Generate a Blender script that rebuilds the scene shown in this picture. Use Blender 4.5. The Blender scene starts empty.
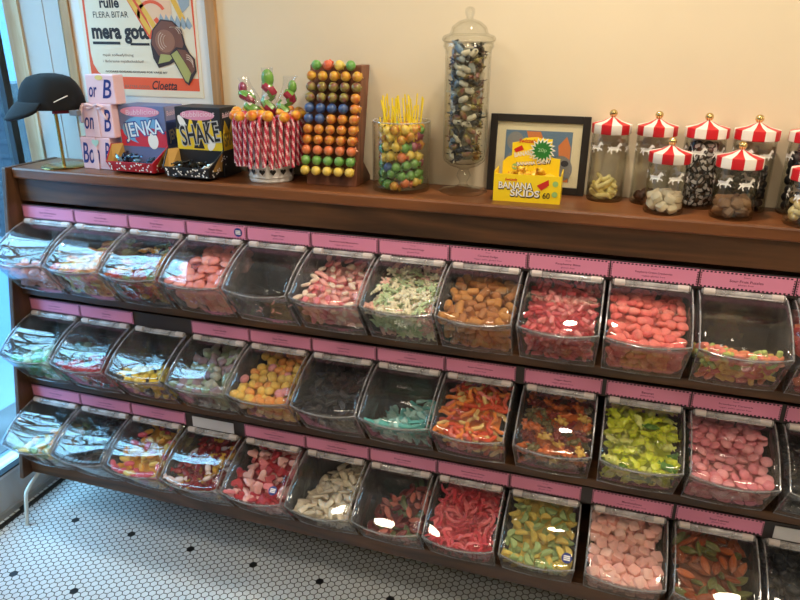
import bpy, math, random
from mathutils import Vector, Matrix, Euler
random.seed(7)
S = 0.2            # one bin pitch in metres
ZF = 5.14          # height of the top row's label line above the floor, in pitches
col = bpy.context.scene.collection
sc = bpy.context.scene
PI = math.pi

def U(x, y, z): return Vector((x*S, y*S, (z+ZF)*S))

# ------------------------------------------------------------------ materials
def lin(c):
    return tuple(((v/255)/12.92 if v/255 <= .04045 else (((v/255)+.055)/1.055)**2.4) for v in c)
MATS = {}
def mat(name, c, rough=.5, metal=0, noise=0, nscale=40, bump=0, bscale=200, coat=0, spec=.5, c2=None, emit=0, sss=0):
    if name in MATS: return MATS[name]
    m = bpy.data.materials.new(name); m.use_nodes = True
    nt = m.node_tree; b = nt.nodes['Principled BSDF']
    a = lin(c)+(1,)
    b.inputs['Base Color'].default_value = a
    b.inputs['Roughness'].default_value = rough
    b.inputs['Metallic'].default_value = metal
    b.inputs['Coat Weight'].default_value = coat
    b.inputs['Specular IOR Level'].default_value = spec
    if sss:
        b.inputs['Subsurface Weight'].default_value = sss
        b.inputs['Subsurface Radius'].default_value = (.01, .006, .004)
    tc = None
    if noise or bump or c2:
        tc = nt.nodes.new('ShaderNodeTexCoord')
    if noise or c2:
        n = nt.nodes.new('ShaderNodeTexNoise'); n.inputs['Scale'].default_value = nscale; n.inputs['Detail'].default_value = 3
        nt.links.new(tc.outputs['Object'], n.inputs['Vector'])
        r = nt.nodes.new('ShaderNodeValToRGB')
        r.color_ramp.elements[0].position = .35; r.color_ramp.elements[1].position = .65
        if c2: r.color_ramp.elements[0].color = a; r.color_ramp.elements[1].color = lin(c2)+(1,)
        else:
            r.color_ramp.elements[0].color = tuple(max(0, v*(1-noise)) for v in a[:3])+(1,)
            r.color_ramp.elements[1].color = tuple(min(1, v*(1+noise)) for v in a[:3])+(1,)
        nt.links.new(n.outputs['Fac'], r.inputs['Fac']); nt.links.new(r.outputs['Color'], b.inputs['Base Color'])
    if bump:
        n2 = nt.nodes.new('ShaderNodeTexNoise'); n2.inputs['Scale'].default_value = bscale
        nt.links.new(tc.outputs['Object'], n2.inputs['Vector'])
        bp = nt.nodes.new('ShaderNodeBump'); bp.inputs['Strength'].default_value = bump; bp.inputs['Distance'].default_value = .002
        nt.links.new(n2.outputs['Fac'], bp.inputs['Height']); nt.links.new(bp.outputs['Normal'], b.inputs['Normal'])
    if emit:
        b.inputs['Emission Color'].default_value = a; b.inputs['Emission Strength'].default_value = emit
    MATS[name] = m
    return m

def clear(name, tint=(1, 1, 1), f0=.04, rough=.015, scuff_haze=0, haze=(.8, .8, .8), rim=None):
    """thin clear sheet: see-through with an angle-dependent mirror reflection, the same from both sides"""
    if name in MATS: return MATS[name]
    m = bpy.data.materials.new(name); m.use_nodes = True
    nt = m.node_tree; nt.nodes.clear(); N = nt.nodes.new; L = nt.links.new
    out = N('ShaderNodeOutputMaterial'); geo = N('ShaderNodeNewGeometry')
    dot = N('ShaderNodeVectorMath'); dot.operation = 'DOT_PRODUCT'
    L(geo.outputs['Incoming'], dot.inputs[0]); L(geo.outputs['Normal'], dot.inputs[1])
    ab = N('ShaderNodeMath'); ab.operation = 'ABSOLUTE'; L(dot.outputs['Value'], ab.inputs[0])
    sub = N('ShaderNodeMath'); sub.operation = 'SUBTRACT'; sub.inputs[0].default_value = 1; L(ab.outputs[0], sub.inputs[1])
    pw = N('ShaderNodeMath'); pw.operation = 'POWER'; pw.inputs[1].default_value = 5; L(sub.outputs[0], pw.inputs[0])
    ma = N('ShaderNodeMath'); ma.operation = 'MULTIPLY_ADD'; ma.inputs[1].default_value = 1-f0; ma.inputs[2].default_value = f0; L(pw.outputs[0], ma.inputs[0])
    tr = N('ShaderNodeBsdfTransparent'); tr.inputs['Color'].default_value = tint+(1,)
    if rim is not None:      # a longer way through the glass where it is seen edge-on
        p3 = N('ShaderNodeMath'); p3.operation = 'POWER'; p3.inputs[1].default_value = 3.5; L(sub.outputs[0], p3.inputs[0])
        cm = N('ShaderNodeMix'); cm.data_type = 'RGBA'; L(p3.outputs[0], cm.inputs['Factor']); cm.inputs['A'].default_value = tint+(1,); cm.inputs['B'].default_value = rim+(1,)
        L(cm.outputs['Result'], tr.inputs['Color'])
    gl = N('ShaderNodeBsdfGlossy'); gl.inputs['Roughness'].default_value = rough
    mix = N('ShaderNodeMixShader'); L(ma.outputs[0], mix.inputs['Fac']); L(tr.outputs[0], mix.inputs[1]); L(gl.outputs[0], mix.inputs[2])
    last = mix
    if scuff_haze:
        df = N('ShaderNodeBsdfDiffuse'); df.inputs['Color'].default_value = haze+(1,)
        tc = N('ShaderNodeTexCoord'); no = N('ShaderNodeTexNoise'); no.inputs['Scale'].default_value = 22; no.inputs['Detail'].default_value = 6
        L(tc.outputs['Object'], no.inputs['Vector'])
        mr = N('ShaderNodeMapRange'); mr.inputs['From Min'].default_value = .35; mr.inputs['From Max'].default_value = .8
        mr.inputs['To Min'].default_value = scuff_haze*.35; mr.inputs['To Max'].default_value = scuff_haze*1.7
        L(no.outputs['Fac'], mr.inputs['Value'])
        m2 = N('ShaderNodeMixShader'); L(mr.outputs[0], m2.inputs['Fac']); L(mix.outputs[0], m2.inputs[1]); L(df.outputs[0], m2.inputs[2]); last = m2
    L(last.outputs[0], out.inputs['Surface'])
    MATS[name] = m
    return m

def wood(name, c1, c2, scale=1.0, rough=.4, axis='X', dist=6):
    if name in MATS: return MATS[name]
    m = bpy.data.materials.new(name); m.use_nodes = True
    nt = m.node_tree; b = nt.nodes['Principled BSDF']; N = nt.nodes.new; L = nt.links.new
    tc = N('ShaderNodeTexCoord'); mp = N('ShaderNodeMapping')
    sx = {'X': (.9, 9, 9), 'Z': (9, 9, .9), 'Y': (9, .9, 9)}[axis]
    mp.inputs['Scale'].default_value = tuple(v*scale for v in sx)
    L(tc.outputs['Object'], mp.inputs['Vector'])
    no = N('ShaderNodeTexNoise'); no.inputs['Scale'].default_value = 1.3; no.inputs['Detail'].default_value = 2; no.inputs['Distortion'].default_value = .4
    L(mp.outputs[0], no.inputs['Vector'])
    mu = N('ShaderNodeMath'); mu.operation = 'MULTIPLY'; mu.inputs[1].default_value = dist; L(no.outputs['Fac'], mu.inputs[0])
    fr = N('ShaderNodeMath'); fr.operation = 'PINGPONG'; fr.inputs[1].default_value = 1; L(mu.outputs[0], fr.inputs[0])
    n2 = N('ShaderNodeTexNoise'); n2.inputs['Scale'].default_value = 6; n2.inputs['Detail'].default_value = 5
    mp2 = N('ShaderNodeMapping'); mp2.inputs['Scale'].default_value = tuple(v*scale*3 for v in sx); L(tc.outputs['Object'], mp2.inputs['Vector']); L(mp2.outputs[0], n2.inputs['Vector'])
    ad = N('ShaderNodeMath'); ad.operation = 'MULTIPLY_ADD'; ad.inputs[1].default_value = .55; L(fr.outputs[0], ad.inputs[0])
    m3 = N('ShaderNodeMath'); m3.operation = 'MULTIPLY'; m3.inputs[1].default_value = .5; L(n2.outputs['Fac'], m3.inputs[0]); L(m3.outputs[0], ad.inputs[2])
    r = N('ShaderNodeValToRGB'); r.color_ramp.elements[0].color = lin(c1)+(1,); r.color_ramp.elements[1].color = lin(c2)+(1,)
    r.color_ramp.elements[0].position = .1; r.color_ramp.elements[1].position = .85
    L(ad.outputs[0], r.inputs['Fac']); L(r.outputs['Color'], b.inputs['Base Color'])
    b.inputs['Roughness'].default_value = rough
    MATS[name] = m
    return m

# ------------------------------------------------------------------ mesh building
class MB:
    """collects geometry in pitches; build() links it as one mesh object"""
    def __init__(s): s.v = []; s.f = []; s.m = []
    def add(s, vs, fs, mi=0, M=None):
        o = len(s.v)
        s.v.extend([M @ Vector(p) for p in vs] if M is not None else [Vector(p) for p in vs])
        for k, f in enumerate(fs):
            s.f.append(tuple(o+i for i in f)); s.m.append(mi[k] if isinstance(mi, (list, tuple)) else mi)
        return s
    def box(s, a, b, mi=0, M=None):
        x0, y0, z0 = a; x1, y1, z1 = b
        return s.add([(x0,y0,z0),(x1,y0,z0),(x1,y1,z0),(x0,y1,z0),(x0,y0,z1),(x1,y0,z1),(x1,y1,z1),(x0,y1,z1)],
              [(3,2,1,0),(4,5,6,7),(0,1,5,4),(1,2,6,5),(2,3,7,6),(3,0,4,7)], mi, M)
    def prism(s, pts, axis, a, b, mi=0, M=None):
        """pts: 2-D outline; axis 'x' -> (y,z) outline from x=a to b, 'y' -> (x,z), 'z' -> (x,y)"""
        def p3(p, t): return {'x': (t, p[0], p[1]), 'y': (p[0], t, p[1]), 'z': (p[0], p[1], t)}[axis]
        n = len(pts); vs = [p3(p, a) for p in pts]+[p3(p, b) for p in pts]
        fs = [tuple(range(n))[::-1], tuple(range(n, 2*n))]+[(i, (i+1) % n, n+(i+1) % n, n+i) for i in range(n)]
        return s.add(vs, fs, mi, M)
    def lathe(s, prof, n=24, mi=0, M=None, c=(0, 0, 0), cap=True, seg_m=None):
        vs = []; fs = []; ms = []
        for r, z in prof:
            for k in range(n):
                a = 2*PI*k/n; vs.append((c[0]+r*math.cos(a), c[1]+r*math.sin(a), c[2]+z))
        for i in range(len(prof)-1):
            for k in range(n):
                k2 = (k+1) % n
                fs.append((i*n+k, i*n+k2, (i+1)*n+k2, (i+1)*n+k)); ms.append(seg_m(i, k) if seg_m else mi)
        if cap:
            fs.append(tuple(range(n))[::-1]); ms.append(seg_m(0, 0) if seg_m else mi)
            q = (len(prof)-1)*n; fs.append(tuple(range(q, q+n))); ms.append(seg_m(len(prof)-2, 0) if seg_m else mi)
        return s.add(vs, fs, ms, M)
    def tube(s, path, r, n=8, mi=0, M=None, cap=True, seg_m=None):
        P = [Vector(p) for p in path]; k = len(P); R = r if isinstance(r, (list, tuple)) else [r]*k
        vs = []; fs = []; ms = []; up = None
        for i in range(k):
            t = (P[min(i+1, k-1)]-P[max(i-1, 0)]).normalized()
            if up is None: up = Vector((0, 0, 1)) if abs(t.z) < .9 else Vector((1, 0, 0))
            a = t.cross(up)
            if a.length < 1e-6: a = t.cross(Vector((0, 1, .3)))
            a.normalize(); b = t.cross(a).normalized(); up = -b if False else up - t*up.dot(t)
            if up.length < 1e-3: up = b
            for j in range(n):
                q = 2*PI*j/n; vs.append(P[i]+a*(R[i]*math.cos(q))+b*(R[i]*math.sin(q)))
        for i in range(k-1):
            for j in range(n):
                j2 = (j+1) % n; fs.append((i*n+j, i*n+j2, (i+1)*n+j2, (i+1)*n+j)); ms.append(seg_m(i, j) if seg_m else mi)
        if cap:
            fs.append(tuple(range(n))[::-1]); ms.append(mi); fs.append(tuple(range((k-1)*n, k*n))); ms.append(mi)
        return s.add(vs, fs, ms, M)
    def ell(s, rx, ry, rz, n=12, m=7, e=1.0, mi=0, M=None, c=(0, 0, 0), zmin=-1.0, f=None):
        """superellipsoid (e<1 boxy)"""
        def pw(v): return math.copysign(abs(v)**e, v)
        vs = []; fs = []
        for i in range(m+1):
            ph = -PI/2+PI*i/m
            for k in range(n):
                a = 2*PI*k/n
                p = Vector((rx*pw(math.cos(ph))*pw(math.cos(a)), ry*pw(math.cos(ph))*pw(math.sin(a)), rz*max(zmin, pw(math.sin(ph)))))
                if f: p = f(p)
                vs.append((p.x+c[0], p.y+c[1], p.z+c[2]))
        for i in range(m):
            for k in range(n):
                k2 = (k+1) % n; fs.append((i*n+k, i*n+k2, (i+1)*n+k2, (i+1)*n+k))
        return s.add(vs, fs, mi, M)
    def grid(s, fn, nu, nv, mi=0, M=None):
        vs = [fn(i/nu, j/nv) for i in range(nu+1) for j in range(nv+1)]
        fs = [(i*(nv+1)+j, (i+1)*(nv+1)+j, (i+1)*(nv+1)+j+1, i*(nv+1)+j+1) for i in range(nu) for j in range(nv)]
        return s.add(vs, fs, mi, M)
    def puffy(s, pts, h, mi=0, M=None, inset=.8):
        """outline in xy, thickness h, softened edges"""
        n = len(pts); cx = sum(p[0] for p in pts)/n; cy = sum(p[1] for p in pts)/n
        vs = []
        for sc_, z in ((inset, -h/2), (1, -h*.22), (1, h*.22), (inset, h/2)):
            vs += [(cx+(p[0]-cx)*sc_, cy+(p[1]-cy)*sc_, z) for p in pts]
        fs = [tuple(range(n))[::-1], tuple(range(3*n, 4*n))]
        for l in range(3): fs += [(l*n+i, l*n+(i+1) % n, (l+1)*n+(i+1) % n, (l+1)*n+i) for i in range(n)]
        return s.add(vs, fs, mi, M)
    def mesh(s, name, mats, smooth=True):
        me = bpy.data.meshes.new(name)
        me.from_pydata([tuple(p*S) for p in s.v], [], s.f)
        for m in (mats if isinstance(mats, (list, tuple)) else [mats]): me.materials.append(m)
        me.polygons.foreach_set('material_index', s.m)
        if smooth: me.polygons.foreach_set('use_smooth', [True]*len(s.f))
        me.update(); me.validate()
        if smooth:
            try: me.set_sharp_from_angle(angle=math.radians(42))
            except Exception: pass
        return me
    def build(s, name, mats, parent=None, loc=None, smooth=True, bevel=0, solid=0, kind=None):
        o = bpy.data.objects.new(name, s.mesh(name, mats, smooth)); col.objects.link(o)
        if parent is not None:
            o.parent = parent
            if loc is not None: o.location = Vector(loc)*S
        else: o.location = U(*loc) if loc is not None else U(0, 0, 0)
        if solid:
            q = o.modifiers.new('sheet', 'SOLIDIFY'); q.thickness = solid*S; q.offset = 0
        if bevel:
            q = o.modifiers.new('edge', 'BEVEL'); q.width = bevel*S; q.segments = 2; q.limit_method = 'ANGLE'
        if kind: o['kind'] = kind
        return o

def tag(o, label, cat, group=None, kind=None):
    o['label'] = label; o['category'] = cat
    if group: o['group'] = group
    if kind: o['kind'] = kind
    return o
def thing(name, loc, label, cat, group=None, rz=0):
    o = bpy.data.objects.new(name, None); col.objects.link(o); o.location = U(*loc); o.rotation_euler.z = rz
    o.empty_display_size = .02
    return tag(o, label, cat, group)
def link(name, me, parent=None, loc=(0, 0, 0), rot=None, scale=None):
    o = bpy.data.objects.new(name, me); col.objects.link(o)
    if parent is not None: o.parent = parent; o.location = Vector(loc)*S
    else: o.location = U(*loc)
    if rot is not None: o.rotation_euler = rot
    if scale is not None: o.scale = scale
    return o

TXT = {}
def text_pts(s, bold=0, shear=0):
    key = (s, bold, shear)
    if key not in TXT:
        cu = bpy.data.curves.new('t', 'FONT'); cu.body = s; cu.size = 1; cu.align_x = 'CENTER'; cu.align_y = 'CENTER'
        cu.offset = bold; cu.shear = shear; cu.resolution_u = 3
        o = bpy.data.objects.new('t', cu); col.objects.link(o)
        dg = bpy.context.evaluated_depsgraph_get()
        me = bpy.data.meshes.new_from_object(o.evaluated_get(dg))
        vs = [v.co.copy() for v in me.vertices]; fs = [tuple(p.vertices) for p in me.polygons]
        bpy.data.objects.remove(o); bpy.data.curves.remove(cu); bpy.data.meshes.remove(me)
        xs = [v.x for v in vs]; ys = [v.y for v in vs]
        cx = (min(xs)+max(xs))/2; cy = (min(ys)+max(ys))/2
        TXT[key] = ([(v.x-cx, v.y-cy) for v in vs], fs, max(xs)-min(xs), max(ys)-min(ys))
    return TXT[key]
def text(mb, s, cx, cz, w, h, y, bold=0, shear=0, mi=0, M=None, rot=0):
    """flat lettering in the x-z plane facing -y, fitted to a w x h box centred on (cx, cz)"""
    vs, fs, tw, th = text_pts(s, bold, shear)
    cr, sr = math.cos(rot), math.sin(rot)
    out = []
    for a, b in vs:
        x, z = a*w/tw, b*h/th
        out.append((cx+x*cr-z*sr, y, cz+x*sr+z*cr))
    mb.add(out, fs, mi, M)
def flat(mb, pts, y, mi=0, M=None):
    """flat printed shape in the x-z plane facing -y"""
    n = len(pts)
    ar = sum(pts[i][0]*pts[(i+1) % n][1]-pts[(i+1) % n][0]*pts[i][1] for i in range(n))
    if ar < 0: pts = pts[::-1]
    mb.add([(p[0], y, p[1]) for p in pts], [tuple(range(n))], mi, M)
def oval(cx, cz, rx, rz, n=20, rot=0):
    c, s = math.cos(rot), math.sin(rot)
    return [(cx+rx*math.cos(2*PI*k/n)*c-rz*math.sin(2*PI*k/n)*s, cz+rx*math.cos(2*PI*k/n)*s+rz*math.sin(2*PI*k/n)*c) for k in range(n)]

ACR = clear('clear_acrylic', (.975, .98, .985), .045, .015, .010)
TUB = clear('clear_tub_acrylic', (.93, .935, .94), .08, .02, .042)  # besides wear, raised haze stands in for the milky floor reflection
GLASS = clear('clear_glass', (.97, .98, .97), .04, .01)
JARG = clear('jar_glass', (.975, .98, .97), .045, .01, 0, (.8, .8, .8), (.74, .74, .69))
EDGE = clear('acrylic_cut_edge', (.82, .83, .85), .16, .12, .26, (.9, .9, .92))
FROST = clear('frosted_hinge_plastic', (.85, .85, .87), .08, .15, .30, (.9, .88, .88))
KNUCK = mat('white_hinge_plastic', (196, 186, 182), .4)
WALNUT = wood('walnut', (46, 29, 17), (98, 64, 38), .8, .38, 'X', 10)
WALNUTV = wood('walnut_upright', (56, 36, 23), (94, 62, 40), 1.0, .4, 'Z')
WALNUTT = wood('walnut_top', (84, 48, 26), (130, 80, 46), .8, .33)
DARKW = mat('dark_interior_wood', (46, 30, 24), .6)
WHITE = mat('white_print', (240, 238, 232), .6)
BLACK = mat('black_print', (22, 20, 22), .6)

# ------------------------------------------------------------------ room and street
WY = .98; XL = -.45; CEIL = 8.1; FRONT = -17.0; RIGHT = 19.0
def hexfloor():
    m = bpy.data.materials.new('hexagon_mosaic_tile'); m.use_nodes = True
    nt = m.node_tree; b = nt.nodes['Principled BSDF']; N = nt.nodes.new; L = nt.links.new
    tc = N('ShaderNodeTexCoord'); sep = N('ShaderNodeSeparateXYZ'); L(tc.outputs['Object'], sep.inputs[0])
    s = .11085*S; a = s*math.sqrt(3)
    def mth(op, x, y=None, z=None):
        n = N('ShaderNodeMath'); n.operation = op
        for i, q in enumerate((x, y, z)):
            if q is None: continue
            if isinstance(q, (int, float)): n.inputs[i].default_value = q
            else: L(q, n.inputs[i])
        return n.outputs[0]
    X = mth('SUBTRACT', sep.outputs['X'], .797*S); Y = mth('SUBTRACT', sep.outputs['Y'], -.79*S)
    def lattice(ox, oy):
        u = mth('DIVIDE', mth('ADD', X, ox), a); v = mth('DIVIDE', mth('ADD', Y, oy), s)
        iu = mth('ROUND', u); iv = mth('ROUND', v)
        dx = mth('ABSOLUTE', mth('MULTIPLY', mth('SUBTRACT', u, iu), math.sqrt(3)))
        dy = mth('ABSOLUTE', mth('SUBTRACT', v, iv))
        # hexagon with neighbours along y: distance to edge
        d = mth('MAXIMUM', dy, mth('ADD', mth('MULTIPLY', dx, math.sqrt(3)/2), mth('MULTIPLY', dy, .5)))
        return d, iu, iv
    d1, iu, iv = lattice(0, 0); d2, ju, jv = lattice(a/2, s/2)
    d = mth('MINIMUM', d1, d2)
    tile = mth('LESS_THAN', d, .44)
    mu = mth('ABSOLUTE', mth('SUBTRACT', mth('DIVIDE', iu, 6), mth('ROUND', mth('DIVIDE', iu, 6))))
    mv = mth('ABSOLUTE', mth('SUBTRACT', mth('DIVIDE', iv, 12), mth('ROUND', mth('DIVIDE', iv, 12))))
    blk = mth('MULTIPLY', mth('MULTIPLY', mth('LESS_THAN', mu, .05), mth('LESS_THAN', mv, .03)), mth('LESS_THAN', d1, d2))
    # one line of black tiles beside the window
    bord1 = mth('MULTIPLY', mth('GREATER_THAN', sep.outputs['X'], -.34*S), mth('LESS_THAN', sep.outputs['X'], -.225*S))
    dark = mth('MAXIMUM', blk, bord1)
    no = N('ShaderNodeTexNoise'); no.inputs['Scale'].default_value = 9; L(tc.outputs['Object'], no.inputs['Vector'])
    wv = N('ShaderNodeTexWhiteNoise'); wv.noise_dimensions = '2D'
    cb = N('ShaderNodeCombineXYZ'); L(mth('ADD', iu, mth('MULTIPLY', ju, 7.3)), cb.inputs[0]); L(mth('ADD', iv, mth('MULTIPLY', jv, 3.1)), cb.inputs[1]); L(cb.outputs[0], wv.inputs['Vector'])
    br = mth('MULTIPLY_ADD', wv.outputs['Value'], .05, mth('MULTIPLY_ADD', no.outputs['Fac'], .06, .90))
    c1 = N('ShaderNodeMix'); c1.data_type = 'RGBA'; L(dark, c1.inputs['Factor']); c1.inputs['A'].default_value = lin((222, 230, 236))+(1,); c1.inputs['B'].default_value = lin((26, 27, 30))+(1,)
    sc_ = N('ShaderNodeMix'); sc_.data_type = 'RGBA'; sc_.blend_type = 'MULTIPLY'; sc_.inputs['Factor'].default_value = 1
    cg = N('ShaderNodeCombineColor'); L(br, cg.inputs[0]); L(br, cg.inputs[1]); L(br, cg.inputs[2])
    L(c1.outputs['Result'], sc_.inputs['A']); L(cg.outputs[0], sc_.inputs['B'])
    c2 = N('ShaderNodeMix'); c2.data_type = 'RGBA'; L(tile, c2.inputs['Factor']); c2.inputs['A'].default_value = lin((42, 42, 44))+(1,); L(sc_.outputs['Result'], c2.inputs['B'])
    L(c2.outputs['Result'], b.inputs['Base Color'])
    L(mth('MULTIPLY_ADD', tile, -.45, .75), b.inputs['Roughness'])
    bp = N('ShaderNodeBump'); bp.inputs['Strength'].default_value = .4; bp.inputs['Distance'].default_value = .001; L(tile, bp.inputs['Height']); L(bp.outputs[0], b.inputs['Normal'])
    return m
MB().box((XL, FRONT, -.3), (RIGHT, WY, 0)).build('floor', hexfloor(), loc=(0, 0, -ZF), smooth=False, kind='structure')
WALLM = mat('cream_wall_paint', (222, 208, 180), .75, noise=.02, nscale=3, bump=.05, bscale=60)
CEILM = mat('white_ceiling_paint', (225, 220, 210), .8)
GREYW = mat('light_wall_lining', (186, 180, 172), .8)
FRAMEM = mat('pale_window_frame', (196, 202, 208), .5)
DARKF = mat('dark_mullion', (28, 30, 34), .5)
MB().box((XL-.02, WY, -ZF), (RIGHT, WY+.5, CEIL)).build('wall_back', WALLM, smooth=False, kind='structure')
MB().box((RIGHT, FRONT, -ZF), (RIGHT+.5, WY+.5, CEIL)).build('wall_right', WALLM, smooth=False, kind='structure')
MB().box((XL-.6, FRONT-.5, -ZF), (RIGHT+.5, FRONT, CEIL)).build('wall_front', WALLM, smooth=False, kind='structure')
MB().box((XL-.6, FRONT-.5, CEIL), (RIGHT+.5, WY+.5, CEIL+.4)).build('ceiling', CEILM, smooth=False, kind='structure')
WINZ0, WINZ1, WINY0, WINY1 = -4.42, 6.2, -2.45, .76
mb = MB()
mb.box((XL-.5, WINY0, -ZF), (XL, WY, WINZ0))                # plinth under the glass
mb.box((XL-.5, WINY0, WINZ1), (XL, WY, CEIL))               # above the glass
mb.box((XL-.5, FRONT, -ZF), (XL, WINY0, CEIL))              # towards the shop front
mb.build('wall_left', mat('plinth_paint', (176, 180, 184), .55), smooth=False, kind='structure')
mb = MB()
mb.box((XL-.3, WINY0, WINZ0), (XL+.04, WINY1+.2, WINZ0+.05)); mb.box((XL-.3, WINY0, WINZ1-.1), (XL+.02, WINY1+.2, WINZ1))
mb.build('window_1', FRAMEM, smooth=False, kind='structure')
par = bpy.data.objects['window_1']
MB().box((XL-.20, WINY0, WINZ0+.05), (XL-.17, WY+.1, WINZ1)).build('pane', GLASS, par, smooth=False)
mb = MB(); mb.box((XL-.1, .66, WINZ0+.05), (XL, .79, WINZ1))
mb.box((XL-.12, WINY0, WINZ0+.05), (XL-.02, WINY0+.1, WINZ1))
mb.build('mullion', DARKF, par, smooth=False)
MB().box((XL-.1, WINY0, WINZ0+.055), (XL+.045, .9, WINZ0+.085)).build('gasket', DARKF, par, smooth=False)
# timber corner casing and the pale lining beside the poster
MB().box((XL+.01, WY-.06, -ZF), (-.16, WY, CEIL)).build('trim_1', wood('pale_casing', (190, 160, 120), (214, 196, 164), 1.2, .6, 'Z'), smooth=False, kind='structure')
mb = MB(); mb.box((-.16, WY-.02, -ZF), (.60, WY-.001, CEIL)); mb.box((.26, WY-.03, -ZF), (.30, WY-.02, CEIL))
mb.build('trim_2', GREYW, smooth=False, kind='structure')
MB().box((XL, -12, -ZF), (XL+.06, .9, -ZF+.1)).build('baseboard_left', mat('grey_skirting', (150, 156, 160), .6), smooth=False, kind='structure')
# street outside
STREET = mat('pale_paving', (84, 104, 126), .85, noise=.12, nscale=2.2)
MB().box((-24, -60, -.4), (XL-.6, 60, -.1)).build('street_pavement', STREET, loc=(0, 0, -ZF), smooth=False, kind='structure')
ASPH = mat('dark_asphalt', (70, 74, 78), .9, noise=.3, nscale=5)
mb = MB(); mb.box((-60, -60, -.5), (-24, 60, -.3)); mb.box((-3.6, -60, -.1), (-2.2, 60, -.085)); mb.box((-7.5, -60, -.1), (-7.42, 60, -.088))
mb.build('street_road', ASPH, loc=(0, 0, -ZF), smooth=False, kind='structure')
mb = MB()
mb.box((-75, -90, -6), (-62, 90, 22))
BLD = mat('grey_render_facade', (104, 136, 164), .9, noise=.1, nscale=1)
bl = mb.build('street_building', BLD, smooth=False)
tag(bl, 'long grey building across the street outside the shop window', 'building')
ne = MB(); ne.box((-17, 4.4, -ZF-.1), (-4, 16, 34))  # added block, shaped to cut off the sky mirrored in the lids
for k in range(3):
    for j in range(4): ne.box((-8-4*k, 4.36, -2+8*j), (-5.5-4*k, 4.4, 3+8*j), 1)
tag(ne.build('street_building', [BLD, mat('facade_window_glass', (40, 52, 64), .2)], smooth=False), 'added tall building outside the shop window, hiding sky from the lid reflections', 'building')
mb = MB(); mb.box((-1.9, 1.3, -ZF-.1), (-1.3, 2.3, 1.9))
for k in range(26): mb.box((-1.92, 1.28, -4.6+.25*k), (-1.28, 2.32, -4.52+.25*k))
tag(mb.build('street_post', mat('grey_slatted_post', (60, 70, 80), .9, spec=.1), smooth=False), 'grey slatted post standing outside behind the window glass', 'post')
# bare street tree, seen mirrored in the bin lids
tree = thing('street_tree', (-27, -3.5, -ZF-.1), 'bare leafless street tree outside the shop window', 'tree')
BARK = mat('dark_bark', (48, 42, 40), .9)
rt = random.Random(3)
mbt = MB(); mbb = MB()
mbt.tube([(0, 0, 0), (.1, .1, 10), (-.1, .3, 22), (.2, 0, 34)], [.9, .8, .6, .35], 8)
def branch(p, d, ln, r, lev):
    pts = [p]; q = p.copy(); dd = d.copy()
    for k in range(5):
        dd = (dd+Vector((rt.uniform(-.3, .3), rt.uniform(-.3, .3), rt.uniform(-.15, .25)))).normalized()
        q = q+dd*ln/5; pts.append(q.copy())
    mbb.tube(pts, [max(.07, r*(1-.13*k)) for k in range(6)], 5 if lev > 1 else 6)
    if lev < 3:
        for k in range(4 if lev < 3 else 3):
            i = rt.choice((2, 3, 4, 5)); nd = (dd+Vector((rt.uniform(-1, 1), rt.uniform(-1, 1), rt.uniform(-.35, .7)))).normalized()
            branch(pts[i], nd, ln*rt.uniform(.55, .8), r*.5, lev+1)
for k in range(10):
    a = 2*PI*k*.382+rt.uniform(-.3, .3)
    branch(Vector((0, .1, 14+2*k)), Vector((math.cos(a), math.sin(a), .8)).normalized(), 11, .46, 1)
mbt.build('trunk', BARK, tree); mbb.build('branches', BARK, tree)

# ------------------------------------------------------------------ cabinet
SHELF = [(-1.072, -1.205, -.30), (-2.577, -2.705, -.52), (-4.017, -4.26, -.84)]
XR = 12.42
cab = thing('display_cabinet', (0, 0, -ZF), 'long walnut display cabinet with three stepped shelves of candy bins', 'cabinet')
def C(z): return z+ZF
side = [(-.14, C(.81)), (.93, C(.81)), (.93, C(-4.28)), (-1.03, C(-4.28))]
MB().prism(side, 'x', .03, .115).build('side_panel', WALNUTV, cab, bevel=.015, smooth=False)
MB().prism(side, 'x', XR, XR+.09).build('side_panel', WALNUTV, cab, bevel=.015, smooth=False)
MB().box((.12, .03, C(.27)), (XR-.005, .11, C(.625))).build('apron', WALNUT, cab, bevel=.01, smooth=False)
for zt, zb, yf in SHELF:
    MB().box((.12, yf, C(zb)), (XR-.005, .88, C(zt))).build('shelf', WALNUT, cab, bevel=.02, smooth=False)
MB().box((.12, .89, C(-4.26)), (XR-.005, .93, C(.62))).build('back_panel', DARKW, cab, smooth=False)
for r, (yl, zl) in enumerate(((0, 0), (-.19, -1.504), (-.503, -2.945))):
    MB().box((.13, yl+.012, C(zl-.035)), (XR-.01, yl+.05, C(zl+.215))).build('label_rail', mat('dark_label_rail', (52, 46, 48), .4), cab, smooth=False)
LEGM = mat('pale_painted_steel', (206, 216, 214), .4)
MB().tube([(.19, -.70, C(-4.262)), (.13, -.93, C(-4.44)), (.10, -1.02, C(-4.55)), (.10, -1.045, C(-4.62)), (.10, -1.15, .0)], .033, 10).build('leg', LEGM, cab)
MB().tube([(XR-.2, -.70, C(-4.262)), (XR-.1, -.93, C(-4.44)), (XR-.08, -1.045, C(-4.62)), (XR-.08, -1.15, .0)], .033, 10).build('leg', LEGM, cab)
top = MB().box((.118, -.055, .632), (XR-.002, .955, .80)).build('countertop', WALNUTT, smooth=False, bevel=.03)
tag(top, 'long polished walnut countertop along the wall above the candy bins', 'countertop')

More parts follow.
